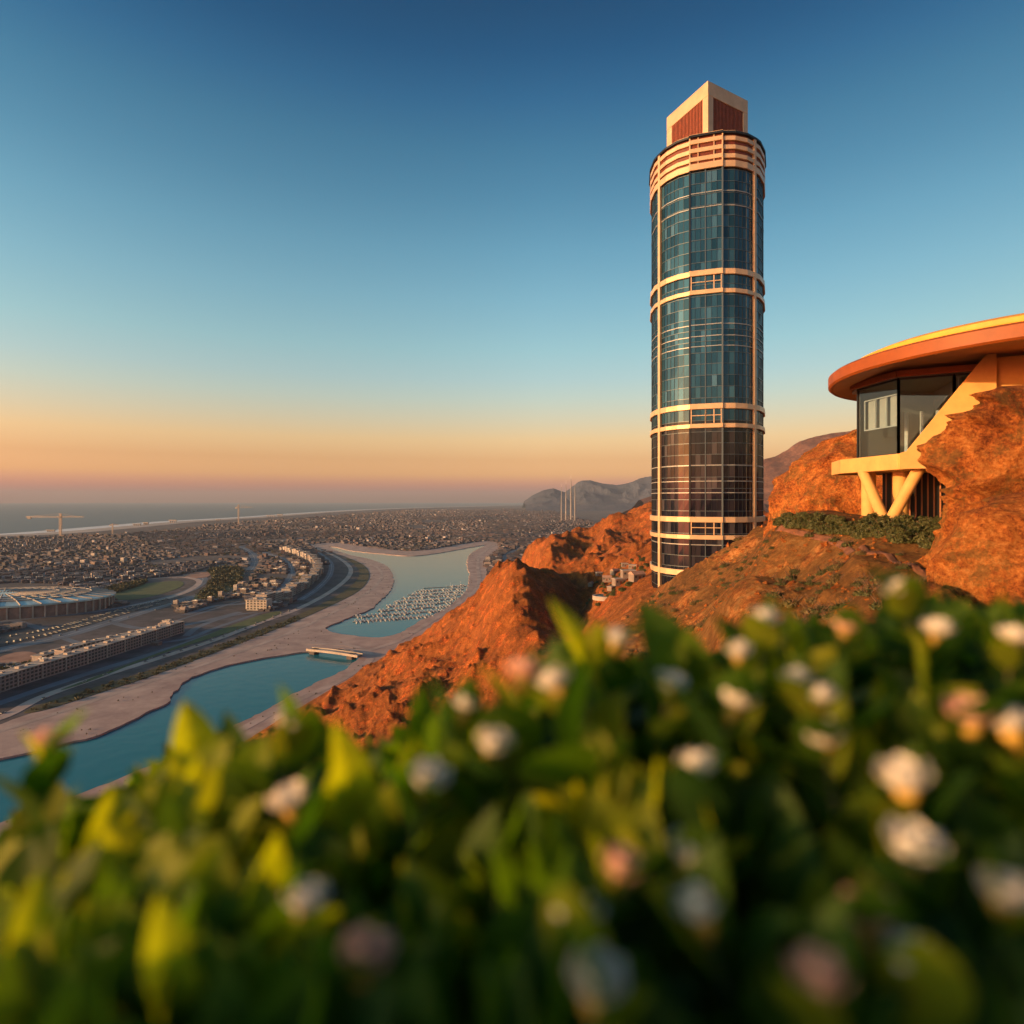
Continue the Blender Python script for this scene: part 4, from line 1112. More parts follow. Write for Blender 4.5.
# cars along the highway
def car_proto(col):
    root = empty('parked_car', (0, 0, -500))
    MB().add([(-2.2, -.9, .35), (2.2, -.9, .35), (2.2, .9, .35), (-2.2, .9, .35), (-2.25, -.9, .85), (2.2, -.88, .8), (2.2, .88, .8), (-2.25, .9, .85)], [(0, 1, 5, 4), (1, 2, 6, 5), (2, 3, 7, 6), (3, 0, 4, 7), (4, 5, 6, 7), (3, 2, 1, 0)]).build('body', pmat('car_paint', col, 0.6), root, bevel=0)
    MB().add([(-1.9, -.85, .84), (1.1, -.85, .82), (1.1, .85, .82), (-1.9, .85, .84), (-1.4, -.68, 1.42), (.4, -.68, 1.42), (.4, .68, 1.42), (-1.4, .68, 1.42)], [(0, 1, 5, 4), (1, 2, 6, 5), (2, 3, 7, 6), (3, 0, 4, 7), (4, 5, 6, 7)]).build('cabin', m_win, root)
    for x in (-1.4, 1.4):
        for y in (-.85, .85):
            MB().tube([(x, y - .1, .33), (x, y + .1, .33)], .33, 8).build('wheel', m_dark, root)
    return root
carp = [car_proto(c) for c in ((0.40, 0.40, 0.41), (0.05, 0.06, 0.08), (0.35, 0.37, 0.4), (0.5, 0.48, 0.44))]
cn = ['white', 'black', 'grey', 'beige']
nc = 0
for (pts, per) in (([(-10, 640), (60, 627), (110, 613), (168, 599)], 100), ([(-10, 646.5), (55, 633), (108, 618), (160, 604)], 80), ([(195, 604), (222, 592), (240, 581), (248, 570)], 60), ([(60, 602), (130, 611), (150, 606)], 24), ([(-60, 731), (0, 716), (90, 679), (215, 639), (300, 607)], 44), ([(0, 650), (110, 622), (215, 590), (255, 563), (235, 546)], 56)):
    path = curve([G(*p)[:2] for p in pts], 20); Ls = [0]
    for i in range(1, len(path)): Ls.append(Ls[-1] + (path[i] - path[i - 1]).length)
    for k in range(per):
        if rs.random() < .3: continue
        s0 = (k + .5) / per * Ls[-1] * .999
        i = min(len(path) - 2, max(0, int(np.searchsorted(Ls, s0)) - 1)); d = (path[i + 1] - path[i]).normalized(); p = path[i] + d * (s0 - Ls[i]); nn = Vector((-d.y, d.x))
        off = 3.0 if k % 2 else -3.0
        ci = rs.randrange(4); src = carp[ci]; o = src if src.name not in used else copy_tree(src); used.add(src.name)
        o.location = (p.x + nn.x * off, p.y + nn.y * off, 0.2); o.rotation_euler = (0, 0, math.atan2(d.y, d.x) + (1.57 if per > 60 else 0) + rs.gauss(0, .04))
        tag(o, '%s car in the parking rows beside the highway on the plain' % cn[ci], 'car', 'cars parked beside the highway')
# dark tarmac under the parked rows
for pts in ([(-10, 643.5), (58, 630), (109, 615.5), (164, 601.5)], [(195, 604), (222, 592), (240, 581), (248, 570)]):
    strip('parking_lot', pts, 44, pmat('dark_tarmac', (0.045, 0.045, 0.055), 0.85, var=0.3, scale=0.05), 0.16)

# ------------------------------------------------------------------ marina
m_hull = pmat('boat_hull', (0.42, 0.42, 0.43), 0.35)
def boat_proto(kind):
    root = empty('motor_yacht' if kind < 2 else 'sailing_boat', (0, 0, -500))
    Lb = 1.0; sec = [(-.5, .13, 0), (-.2, .15, 0), (.15, .14, .01), (.38, .08, .03), (.5, .0, .06)]
    V = []; Fq = []
    for (x, w, z) in sec: V += [(x, -w, .11 + z), (x, -w * .7, -.04), (x, w * .7, -.04), (x, w, .11 + z)]
    for i in range(4):
        a = i * 4
        for k in range(3): Fq.append((a + k, a + 4 + k, a + 5 + k, a + 1 + k))
        Fq.append((a + 3, a + 7, a + 4, a))
    Fq.append((0, 1, 2, 3))
    MB().add(V, Fq).build('hull', m_hull if kind != 1 else pmat('navy_hull', (0.03, 0.05, 0.10), 0.3), root)
    if kind < 2:
        MB().add([(-.3, -.1, .1), (.22, -.09, .1), (.22, .09, .1), (-.3, .1, .1), (-.28, -.085, .2), (.1, -.075, .2), (.1, .075, .2), (-.28, .085, .2)], [(0, 1, 5, 4), (1, 2, 6, 5), (2, 3, 7, 6), (3, 0, 4, 7), (4, 5, 6, 7)]).build('cabin', m_hull, root)
        MB().box((-.1, 0, .225), (.22, .13, .05)).build('flybridge', m_white, root)
        MB().box((-.08, 0, .155), (.34, .188, .035)).build('window', m_win, root)
    else:
        MB().box((-.02, 0, .13), (.34, .13, .05)).build('cabin', m_hull, root)
        MB().tube([(.08, 0, .1), (.08, 0, 1.15)], .012, 5).build('mast', m_white, root)
        MB().tube([(.08, 0, .25), (-.36, 0, .24)], .018, 5).build('boom', m_white, root)
    return root
boatp = [boat_proto(k) for k in range(3)]
blab = ['white motor yacht moored in the rows of the lagoon marina', 'motor yacht with dark blue hull moored in the lagoon marina', 'white sailing boat with bare mast moored in the lagoon marina']
marina = gp([(352, 616), (376, 611), (398, 599), (422, 588), (452, 583), (466, 585), (463, 594), (446, 609), (425, 620), (410, 624.5), (351, 621)])
nb = 0
# pontoons run across the lagoon, boats lie at right angles to them
ax0 = Vector(G(447, 612)[:2]); ax1 = Vector(G(350, 619)[:2]); pdir = (ax1 - ax0).normalized()
adv = Vector((0.12, 1)).normalized()
yrow = -20
while yrow < 480 and nb < 290:
    o0 = ax0 + adv * yrow; P0 = None; P1 = None
    for s0 in np.arange(-130, 240, 4.0):
        p = o0 + pdir * s0
        if inpoly(np.array([p.x]), np.array([p.y]), marina)[0]:
            if P0 is None: P0 = p
            P1 = p
    if P0 is not None and (P1 - P0).length > 15:
        d = (P1 - P0); L_ = d.length; d.normalize(); nn = Vector((-d.y, d.x))
        pt = MB().box(((P0.x + P1.x) / 2, (P0.y + P1.y) / 2, -1.0), (L_ + 4, 2.4, .7), math.atan2(d.y, d.x)).build('pontoon', m_conc)
        tag(pt, 'long grey pontoon with boats along both sides in the lagoon marina', 'pontoon', 'marina pontoons')
        s0 = 2.0
        while s0 < L_ and nb < 296:
            for sd_ in (-1, 1):
                if rs.random() < .10: continue
                k = rs.choices([0, 1, 2], [6, 2, 0.7])[0]; Lb = rs.uniform(9, 12.5)
                p = P0 + d * s0 + nn * sd_ * (Lb / 2 + 1.6)
                src = boatp[k]; o = src if src.name not in used else copy_tree(src); used.add(src.name)
                o.location = (p.x, p.y, -1.35); o.rotation_euler = (0, 0, math.atan2(nn.y, nn.x) + (0 if sd_ > 0 else math.pi) + rs.gauss(0, .04)); o.scale = (Lb, Lb, Lb * .8)
                tag(o, blab[k], 'boat', 'boats moored in the lagoon marina'); nb += 1
            s0 += rs.uniform(5.2, 6.8)
    yrow += 42
print('boats', nb)

# bridge across the narrows
ba = Vector(G(309, 647.5, 5)[:2]); bb = Vector(G(360, 654, 5)[:2]); bd = (bb - ba); bl = bd.length; bd.normalize(); bn = Vector((-bd.y, bd.x)); bz = math.atan2(bd.y, bd.x)
br = empty('road_bridge', (ba.x, ba.y, 0), bz, 'low concrete bridge on two thick piers over the narrows between the two pools', 'bridge')
dk = MB(); nseg = 14
for k in range(nseg):
    x0, x1 = bl * k / nseg, bl * (k + 1) / nseg; z0_ = 3.6 + 0.7 * math.sin(math.pi * k / nseg); z1_ = 3.6 + 0.7 * math.sin(math.pi * (k + 1) / nseg)
    dk.add([(x0, -5, z0_), (x1, -5, z1_), (x1, 5, z1_), (x0, 5, z0_), (x0, -5, z0_ - 1.6), (x1, -5, z1_ - 1.6), (x1, 5, z1_ - 1.6), (x0, 5, z0_ - 1.6)], [(0, 1, 2, 3), (7, 6, 5, 4), (0, 4, 5, 1), (2, 6, 7, 3)])
dk.build('deck', m_conc, br)
for sd_ in (-1, 1):
    rl = MB()
    for k in range(nseg):
        x0, x1 = bl * k / nseg, bl * (k + 1) / nseg; z0_ = 3.6 + 0.7 * math.sin(math.pi * k / nseg); z1_ = 3.6 + 0.7 * math.sin(math.pi * (k + 1) / nseg)
        rl.bar((x0, sd_ * 4.7, z0_ + .5), (x1, sd_ * 4.7, z1_ + .5), .3, 1.0)
    rl.build('parapet', m_conc, br)
m_pier = pmat('dark_pier', (0.10, 0.08, 0.08), 0.9, var=0.3, scale=0.3)
for x in (8, bl - 12): MB().box((x, 0, 0.5), (7.5, 8.5, 7.4)).build('pier', m_pier, br, bevel=.3)

# ------------------------------------------------------------------ far towers, cranes
m_far = pmat('pale_tower', (0.24, 0.22, 0.23), 0.5)
def slim_tower(px, top, w, label):
    x, y, _ = G(px, 521); H_ = CAM_Z + (500 - top) / F * y
    root = empty('slender_tower', (x, y, 0), 0.3, label, 'tower'); w *= 0.6
    MB().lathe([(w, 0), (w * .9, H_ * .35), (w * .9, H_ * .352), (w * .72, H_ * .6), (w * .6, H_ * .62), (w * .45, H_ * .82), (w * .2, H_ * .9)], n=8).build('shaft', m_far, root)
    MB().tube([(0, 0, H_ * .88), (0, 0, H_)], [w * .15, w * .03], 6).build('spire', m_white, root)
slim_tower(561.5, 483, 11, 'leftmost slender tower of the hazy far cluster')
slim_tower(566, 480, 13, 'slender tower second from the left in the hazy far cluster')
slim_tower(571, 474, 15, 'tallest slender spire of the hazy far cluster')
slim_tower(575, 482, 12, 'rightmost slender tower of the hazy far cluster')
m_crane = pmat('crane_steel', (0.42, 0.33, 0.27), 0.6)
def crane(px, base, top, l, r, label, w):
    x, y, _ = G(px, base); sc2 = y / F; H_ = (base - top) * sc2
    root = empty('tower_crane', (x, y, 0), 0, label, 'crane')
    def lattice(a, c, w_, n, up=(0, 0, 1)):
        mb = MB(); a = Vector(a); c = Vector(c); d = (c - a).normalized(); u = Vector(up) if abs(d.z) < .9 else Vector((1, 0, 0)); s2 = d.cross(u).normalized()
        cs = [(u * i + s2 * j) * w_ / 2 for i, j in ((-1, -1), (-1, 1), (1, 1), (1, -1))]
        for o_ in cs: mb.bar(a + o_, c + o_, w_ * .22)
        for k in range(n):
            p = a.lerp(c, k / n); q = a.lerp(c, (k + 1) / n)
            for m_ in range(4): mb.bar(p + cs[m_], q + cs[(m_ + 1) % 4], w_ * .14)
        return mb
    lattice((0, 0, 0), (0, 0, H_), w, 14).build('mast', m_crane, root)
    lattice((0, 0, H_ * .86), ((r - px) * sc2, 0, H_ * .86), w * .6, 20).build('jib', m_crane, root)
    lattice((0, 0, H_ * .86), (-(px - l) * sc2, 0, H_ * .86), w * .7, 12).build('counter_jib', m_crane, root)
    MB().bar((0, 0, H_), ((r - px) * sc2 * .7, 0, H_ * .88), w * .1).build('tie', m_crane, root)
    MB().bar((0, 0, H_), (-(px - l) * sc2 * .9, 0, H_ * .88), w * .1).build('tie', m_crane, root)
    MB().box((-(px - l) * sc2 * .9, 0, H_ * .82), (w * 2, w, w * 1.4)).build('counterweight', m_conc, root)
crane(60.5, 537, 513.5, 26, 84, 'large tower crane with wide jib near the shore at the far left', 7.5)
crane(112.5, 534, 523.5, 110, 119, 'small crane inland of the shore right of the large crane', 4.0)
crane(238.5, 524, 504.5, 236, 252, 'thin tall crane by the surf line above the curved blocks', 6.5)
# beach pavilions
for (px, py, w, h2) in ((137, 524.5, 55, 16), (146, 523.6, 40, 20), (173, 521.6, 60, 26), (218, 519.6, 40, 15), (51, 530.5, 50, 12), (271, 516, 90, 22), (280, 515.6, 60, 30)):
    x, y, _ = G(px, py + 1.2)
    root = empty('beach_pavilion', (x, y, 0), 0.0, 'dark low pavilion on piers by the far beach', 'pavilion', 'pavilions along the far beach')
    MB().box((0, 0, h2 * .8), (w, 18, h2 * .25)).build('roof', m_conc, root)
    for k in range(4): MB().box((-w / 2 + w * (k + .5) / 4, 0, h2 * .34), (w * .05, 12, h2 * .68)).build('post', m_conc, root)

# ------------------------------------------------------------------ hamlet in the valley
m_vwall = pmat('village_wall', (0.21, 0.17, 0.15), 0.85, var=0.15, scale=0.3)
m_vroof = pmat('village_roof', (0.36, 0.22, 0.17), 0.85, var=0.2, scale=0.5)
def cottage(kind):
    root = empty('village_house', (0, 0, -500))
    MB().box((0, 0, 1.2), (8, 5.5, 4.8)).build('wall', m_vwall, root)
    if kind: MB().add([(-4.3, -3.1, 3.4), (4.3, -3.1, 3.4), (4.3, 3.1, 3.4), (-4.3, 3.1, 3.4), (-4.3, 0, 5.2), (4.3, 0, 5.2)], [(0, 1, 5, 4), (2, 3, 4, 5), (0, 4, 3), (1, 2, 5), (3, 2, 1, 0)]).build('roof', m_vroof, root)
    else:
        MB().box((0, 0, 3.8), (8.6, 6.1, .45)).build('roof', m_conc, root)
    for x in (-2.6, 2.6): MB().box((x, -2.8, 2.0), (1.1, .12, 1.3)).build('window', m_win, root)
    MB().box((0, -2.8, 1.2), (1.1, .12, 2.2)).build('door', m_louv, root)
    return root
cots = [cottage(0), cottage(1)]
for (px, py, Yv, k, rz, s) in ((634, 588, 292, 0, .3, 1.0), (622, 585, 300, 1, -.2, .9), (643, 581, 305, 0, .1, 1.1), (630, 578, 318, 1, .6, 1.0), (648, 573, 322, 0, -.3, .9), (614, 580, 318, 0, .2, .8), (652, 584, 290, 1, .4, .9),
                               (606, 590, 296, 1, 1.2, .8), (640, 570, 335, 0, .0, .8), (626, 594, 280, 0, .9, .7)):
    src = cots[k]; o = src if src.name not in used else copy_tree(src); used.add(src.name)
    x, Yv, _ = hit(px - 15, py - 3, 150.0); o.location = (x, Yv, hz(x, Yv) + .6); o.rotation_euler = (0, 0, rz); o.scale = (s * .8, s * .8, s * .75)
    tag(o, 'small pale %s house in the hamlet below the foot of the skyscraper' % ('flat roofed' if k == 0 else 'gabled'), 'house', 'hamlet houses in the valley')
x, yb_, zz = hit(606, 597, 150.0)
pool = empty('round_basin', (x, yb_, zz), 0, 'pale oval basin with blue water in the valley hamlet', 'basin')
MB().lathe([(6.2, -1.5), (6.2, 1.0), (5.2, 1.0), (5.2, .4)], n=40, sx=1.3, sy=1).build('rim', m_conc, pool)
MB().lathe([(5.25, .55), (0, .56)], n=40, sx=1.3, sy=1).build('water', m_lag, pool)
x, yb_, zz = hit(637, 580, 150.0)
ms = empty('radio_mast', (x, yb_, zz), 0, 'thin reddish mast standing in the valley hamlet', 'mast')
MB().tube([(0, 0, -1), (0, 0, 10)], [.3, .12], 6).build('pole', m_rust, ms)
MB().box((0, 0, 8), (1.6, .2, .2)).build('crossarm', m_rust, ms)
for k in range(70):
    u = rs.random(); x, Yk, _ = hit(592 + u * 56 + rs.uniform(-8, 8), 603 - u * 40 + rs.uniform(-14, 6), 150.0)
    place(hedgep, x, Yk, rs.uniform(1.0, 2.4), 'dark green tree like shrub around the valley hamlet', 'shrub', 'shrubs around the hamlet', rs)

# ------------------------------------------------------------------ flowering hedge in the foreground
def leaf_mesh_np(L_, W_, curl, fold, nu=9, nv=5):
    u = np.linspace(0, 1, nu); v = np.linspace(-1, 1, nv)
    wv = W_ / 2 * np.sin(np.pi * u ** 0.85) ** 0.8 * (1.0 - 0.12 * u); wv[0] = W_ * .05; wv[-1] = W_ * .01
    ang_ = curl * u ** 1.5
    du = L_ / (nu - 1)
    cy = np.concatenate([[0], np.cumsum(np.cos(ang_[:-1]) * du)]); cz = np.concatenate([[0], np.cumsum(-np.sin(ang_[:-1]) * du)])
    V = []
    for i in range(nu):
        for j in range(nv):
            V.append((v[j] * wv[i] * math.cos(fold * abs(v[j])), cy[i], cz[i] + abs(v[j]) * wv[i] * math.sin(fold)))
    Q = [(i * nv + j, i * nv + j + 1, (i + 1) * nv + j + 1, (i + 1) * nv + j) for i in range(nu - 1) for j in range(nv - 1)]
    return np.array(V), np.array(Q)
def leaf_mat(name, cols):
    m, t, b = new_mat(name)
    g = t.nodes.new('ShaderNodeNewGeometry'); r = ramp_node(t, cols); r.color_ramp.interpolation = 'LINEAR'
    t.links.new(g.outputs['Random Per Island'], r.inputs[0])
    tc = t.nodes.new('ShaderNodeTexCoord'); n = t.nodes.new('ShaderNodeTexNoise'); n.inputs['Scale'].default_value = 40; n.inputs['Detail'].default_value = 5
    t.links.new(tc.outputs['Object'], n.inputs['Vector'])
    hs = t.nodes.new('ShaderNodeHueSaturation'); mr = t.nodes.new('ShaderNodeMapRange'); mr.inputs['To Min'].default_value = 0.7; mr.inputs['To Max'].default_value = 1.3
    t.links.new(n.outputs['Fac'], mr.inputs['Value']); t.links.new(mr.outputs[0], hs.inputs['Value']); t.links.new(r.outputs[0], hs.inputs['Color'])
    t.links.new(hs.outputs[0], b.inputs['Base Color']); b.inputs['Roughness'].default_value = 0.6; b.inputs['Specular IOR Level'].default_value = 0.25
    tl = t.nodes.new('ShaderNodeBsdfTranslucent'); mc = t.nodes.new('ShaderNodeMix'); mc.data_type = 'RGBA'; mc.blend_type = 'MULTIPLY'; mc.inputs['Factor'].default_value = 1
    t.links.new(hs.outputs[0], mc.inputs['A']); mc.inputs['B'].default_value = (3.0, 3.1, 0.4, 1); t.links.new(mc.outputs['Result'], tl.inputs['Color'])
    mx_ = t.nodes.new('ShaderNodeMixShader'); mx_.inputs[0].default_value = 0.52
    t.links.new(b.outputs[0], mx_.inputs[1]); t.links.new(tl.outputs[0], mx_.inputs[2]); t.links.new(mx_.outputs[0], t.nodes['Material Output'].inputs[0])
    return m
m_leaf = leaf_mat('hedge_leaf', [(0, (0.016, 0.045, 0.008)), (0.5, (0.036, 0.080, 0.009)), (0.85, (0.09, 0.135, 0.010)), (1, (0.17, 0.18, 0.014))])
m_stem = pmat('green_stem', (0.12, 0.10, 0.03), 0.7)
m_petal = foliage_mat('white_petal', (0.78, 0.72, 0.64), (0.84, 0.76, 0.66), 0.35)
m_petal2 = foliage_mat('pink_petal', (0.80, 0.42, 0.30), (0.85, 0.52, 0.38), 0.35)
m_calyx = pmat('yellow_calyx', (0.55, 0.32, 0.05), 0.6)

def shoot(seed, flower=None, L0=0.125, nleaf=8):
    r = random.Random(seed)
    root = empty('flowering_shoot' if flower else 'leafy_shoot', (0, 0, -400))
    Vs, Qs, o_ = [], [], 0
    Hs = 0.17
    for k in range(nleaf):
        h = -0.015 - Hs * k / nleaf; az = k * 2.4 + r.uniform(-.4, .4)
        Lk_ = L0 * r.uniform(.75, 1.15) * (0.75 + 0.35 * min(1, k / 3)); lv, lq = leaf_mesh_np(Lk_, Lk_ * r.uniform(.58, .74), r.uniform(.1, .6), r.uniform(.2, .5))
        pitch = r.uniform(.85, 1.35) - 0.07 * k
        M = Matrix.Rotation(az, 3, 'Z') @ Matrix.Rotation(pitch, 3, 'X') @ Matrix.Rotation(r.uniform(-.4, .4), 3, 'Y')
        lv = lv @ np.array(M).T + np.array([0, 0, h]); Vs.append(lv); Qs.append(lq + o_); o_ += len(lv)
    mesh_np('foliage', np.concatenate(Vs), np.concatenate(Qs), m_leaf, root, smooth=True)
    MB().tube([(r.uniform(-.02, .02), r.uniform(-.02, .02), -.42), (0, 0, -.18), (0, 0, 0)], [.0045, .0035, .0022], 7).build('stem', m_stem, root, smooth=True)
    if flower:
        fr_ = 0.0255 * r.uniform(.9, 1.15); Vs, Qs, o_ = [], [], 0
        for ringi, (npet, pt, s_) in enumerate(((7, 0.55, 1.0), (6, 0.95, .9), (5, 1.3, .7))):
            for k in range(npet):
                pv, pq = leaf_mesh_np(fr_ * 1.5 * s_, fr_ * 1.25 * s_, -1.5, .3, 6, 5)
                M = Matrix.Rotation(k * 6.283 / npet + ringi * .5 + r.uniform(-.15, .15), 3, 'Z') @ Matrix.Rotation(pt - .25, 3, 'X')
                pv = pv @ np.array(M).T + np.array([0, 0, .012]); Vs.append(pv); Qs.append(pq + o_); o_ += len(pv)
        fl = mesh_np('flower_head', np.concatenate(Vs), np.concatenate(Qs), m_petal if flower == 'white' else m_petal2, root, smooth=True)
        MB().lathe([(.0022, -.012), (.006, -.006), (.0115, .004), (.013, .012), (.010, .018), (0, .019)], n=14).build('calyx', m_calyx, fl, smooth=True)
    return root
BX = [(-80, 860), (0, 800), (45, 762), (100, 770), (160, 735), (200, 716), (250, 722), (290, 742), (345, 735), (400, 712), (440, 712), (480, 700), (520, 678), (560, 640), (600, 640), (640, 655), (700, 652), (760, 630), (800, 622), (860, 622), (900, 602), (950, 604), (1024, 604), (1110, 600)]
def bound(px): return float(np.interp(px, [b_[0] for b_ in BX], [b_[1] for b_ in BX]))
def hdepth(px, py):
    t_ = max(-.1, min(1, (py - bound(px)) / (1060 - bound(px))))
    return 0.98 - 0.50 * t_
lp = [shoot(100 + k, None) for k in range(7)]
fw = [shoot(200 + k, 'white', nleaf=7) for k in range(4)]; fp = [shoot(300 + k, 'pink', nleaf=7) for k in range(2)]
FLW = [(48, 748, 'p', 'blurred pinkish bud on a stalk at the far left end of the hedge'), (290, 735, 'w', 'cream flower at the hedge top just below the foot of the red slope'),
 (295, 808, 'w', 'large cream flower left of the upright yellow green leaves'), (305, 915, 'w', 'pale flower low in the hedge, left of centre'),
 (362, 972, 'p', 'orange pink flower near the bottom edge left of centre'), (425, 788, 'w', 'bluish white flower in shade between two cream ones'),
 (492, 752, 'w', 'white flower with bright yellow base left of the middle of the hedge'), (461, 710, 'w', 'small cream flower on the hedge top at the hill foot'),
 (522, 680, 'p', 'small peach flower peeping over the hedge top'), (561, 692, 'w', 'small bluish white flower under the tall bright leaf'),
 (615, 645, 'w', 'white flower on the hedge top right of the tall bright leaf'), (575, 940, 'w', 'bluish white flower low in the middle of the hedge'),
 (594, 1000, 'w', 'dim flower at the bottom edge in the middle'), (617, 880, 'p', 'peach flower with orange base, lower middle of the hedge'),
 (682, 865, 'w', 'cream flower right beside the peach one in the lower middle'), (730, 708, 'w', 'small cream flower with orange base below the skyscraper'),
 (700, 780, 'w', 'wide cream flower above a yellow leaf'), (706, 922, 'w', 'dim greyish flower in shade below the paired flowers'),
 (737, 654, 'w', 'tiny bluish flower on the hedge top below the skyscraper'), (764, 624, 'w', 'cream flower standing above the hedge against the orange slope'),
 (823, 705, 'w', 'greyish white flower right of centre in the upper hedge'), (842, 630, 'p', 'peach flower on the hedge top in front of the scrub slope'),
 (902, 594, 'w', 'yellowish bud rising highest over the hedge in front of the cliff foot'), (938, 635, 'w', 'small grey white flower below the cliff foot'),
 (970, 725, 'p', 'big peach flower at the right in the upper hedge'), (826, 745, 'w', 'bluish flower in shade just below the greyish white one'),
 (908, 792, 'w', 'pinkish white flower in the right half at mid height'), (876, 938, 'p', 'largest peach flower low at the right'),
 (824, 1000, 'p', 'dim pink flower at the bottom edge right of centre'), (1000, 902, 'w', 'greyish flower in shade near the lower right corner'),
 (910, 860, 'w', 'dim grey flower between the two larger ones at the right'), (1012, 642, 'w', 'small bluish flower at the right edge on the hedge top'),
 (800, 685, 'w', 'small dim white flower left of the greyish white one'), (915, 985, 'w', 'dark shaded flower at the bottom right of the largest peach one'), (1014, 735, 'w', 'pale flower cut by the right edge of the photo'),
 (668, 690, 'w', 'little pale flower above the wide cream one, in the dip of the hedge')]
rs = random.Random(77)
placed = []
for (px, py, c_, lab) in FLW:
    pool_ = fw if c_ == 'w' else fp
    src = pool_[rs.randrange(len(pool_))]; o = src if src.name not in used else copy_tree(src); used.add(src.name)
    Yd = hdepth(px, py) * (0.89 if py > 660 else 0.95); x, y, z = D(px, py + 8, Yd)
    o.location = (x, y, z); o.rotation_euler = (rs.uniform(-.25, .2), rs.uniform(-.3, .2), rs.uniform(0, 6.28)); s = rs.uniform(.9, 1.1) * (1.0 if py > 690 else 0.9); o.scale = (s, s, s)
    tag(o, lab, 'flower shoot'); placed.append((x, y))
n = 0
Yr = 1.06
while Yr > 0.34:
    x = -1.0 * Yr
    while x < 1.0 * Yr:
        px = 512 + F * x / Yr + rs.uniform(-14, 14); yy = Yr + rs.uniform(-.02, .02)
        bd_ = bound(px)
        t_ = (0.98 - yy) / 0.50; py = bd_ + (1060 - bd_) * t_ + rs.uniform(-14, 24) if t_ > 0 else bd_ + rs.uniform(2, 34)
        src = lp[rs.randrange(len(lp))]; o = src if src.name not in used else copy_tree(src); used.add(src.name)
        xx, y_, z = D(px, py + 96, yy); o.location = (xx, y_, z); o.rotation_euler = (rs.uniform(-.35, .35), rs.uniform(-.35, .35), rs.uniform(0, 6.28)); s = rs.uniform(.8, 1.15); o.scale = (s, s, s)
        tag(o, 'leafy green shoot without flower filling the hedge in the foreground', 'leafy shoot', 'flowerless shoots of the foreground hedge'); n += 1
        x += 0.094
    Yr -= 0.068
print('shoots', n)
# dense shaded leaves below the top layer
ru = np.random.default_rng(12); nU = 26000
Yu = ru.uniform(.25, 1.5, nU); pu = ru.uniform(-150, 1174, nU); bu = np.interp(pu, [b_[0] for b_ in BX], [b_[1] for b_ in BX])
tu = np.clip((0.98 - Yu) / .5, -.2, 1.2); pyu = bu + (1060 - bu) * tu
zu = CAM_Z - (pyu / 1.0 - 500) / F * Yu - .225 - ru.random(nU) * .22
Pu = np.stack([(pu - 512) / F * Yu, Yu, zu], 1)
nL = 3200                      # unseen leaf mass added left of the viewpoint to shade the near hedge
iy_ = ru.random(nL)
PL = np.stack([ru.uniform(-1.3, -.68, nL), -.7 + iy_ * 1.0, CAM_Z - .2 - ru.random(nL) ** 1.4 * .5 - np.maximum(0, iy_ - .75) * .8], 1)
Pu = np.concatenate([Pu, PL]); nU += nL
a_ = ru.normal(size=(nU, 3)); a_ /= np.linalg.norm(a_, axis=1)[:, None]; c2 = ru.normal(size=(nU, 3)); c2 = np.cross(a_, c2); c2 /= np.linalg.norm(c2, axis=1)[:, None]
s_u = .095 * ru.uniform(.7, 1.2, nU)[:, None]
vu = np.stack([Pu - a_ * s_u * .5, Pu - a_ * s_u * .1 + c2 * s_u * .27, Pu + a_ * s_u * .5, Pu - a_ * s_u * .1 - c2 * s_u * .27], 1).reshape(-1, 3)
tag(mesh_np('hedge_undergrowth', vu, np.arange(4 * nU).reshape(-1, 4), m_leaf), 'dark tangle of leaves under the flowering shoots, with unseen leaves added at left for shade', 'undergrowth', kind='stuff')
# tall leaves that stand out of the hedge
def tall_leaf(px, py0, py1, Yd, tilt, label, w=.5, mat=None, yaw=0.5):
    grp = 'broad leaves among the flowers' if label.startswith('broad upright') else None
    x, y, z = D(px, py1, Yd); L_ = (py1 - py0) / F * Yd / math.cos(tilt)
    root = empty('leafy_shoot', (x, y, z), 0, label, 'leafy shoot', grp)
    Vs, Qs, o_ = [], [], 0
    for k, (s, a, tl_) in enumerate(((1, yaw, tilt), (.75, yaw + 2.2, tilt + .5), (.7, yaw - 2.0, -tilt - .45))):
        lv, lq = leaf_mesh_np(L_ * s, L_ * s * w, .35, .25, 12, 7)
        M = Matrix.Rotation(tl_, 3, 'Y') @ Matrix.Rotation(a, 3, 'Z') @ Matrix.Rotation(1.45, 3, 'X')
        Vs.append(lv @ np.array(M).T + np.array([0, 0, -.01 * k])); Qs.append(lq + o_); o_ += len(lv)
    mesh_np('foliage', np.concatenate(Vs), np.concatenate(Qs), mat or m_leaf2, root, smooth=True)
    MB().tube([(0, 0, -.35), (0, 0, .002)], [.0045, .0025], 7).build('stem', m_stem, root)
m_leaf2 = leaf_mat('sun_brightened_leaf', [(0, (0.10, 0.15, 0.010)), (.5, (0.19, 0.22, 0.012)), (1, (0.28, 0.27, 0.02))])  # brighter, yellower copy of the hedge leaf with sunlight put into its colour
tall_leaf(590, 592, 672, .93, -.32, 'tall bright yellow green leaf standing highest in the middle of the hedge', .42, yaw=.9)
tall_leaf(200, 700, 790, .92, -.1, 'two tone oval leaf standing at the left below the lagoon', .55, yaw=.8)
tall_leaf(246, 712, 780, .93, -.35, 'slender dark green leaf right beside the two tone oval leaf', .4, m_leaf, yaw=.3)
tall_leaf(362, 720, 850, .80, -.08, 'long upright yellow leaf left of centre in the hedge', .42, yaw=.9)
tall_leaf(418, 686, 760, .95, .15, 'dark green pointed leaf against the red slope', .5, m_leaf, yaw=.5)
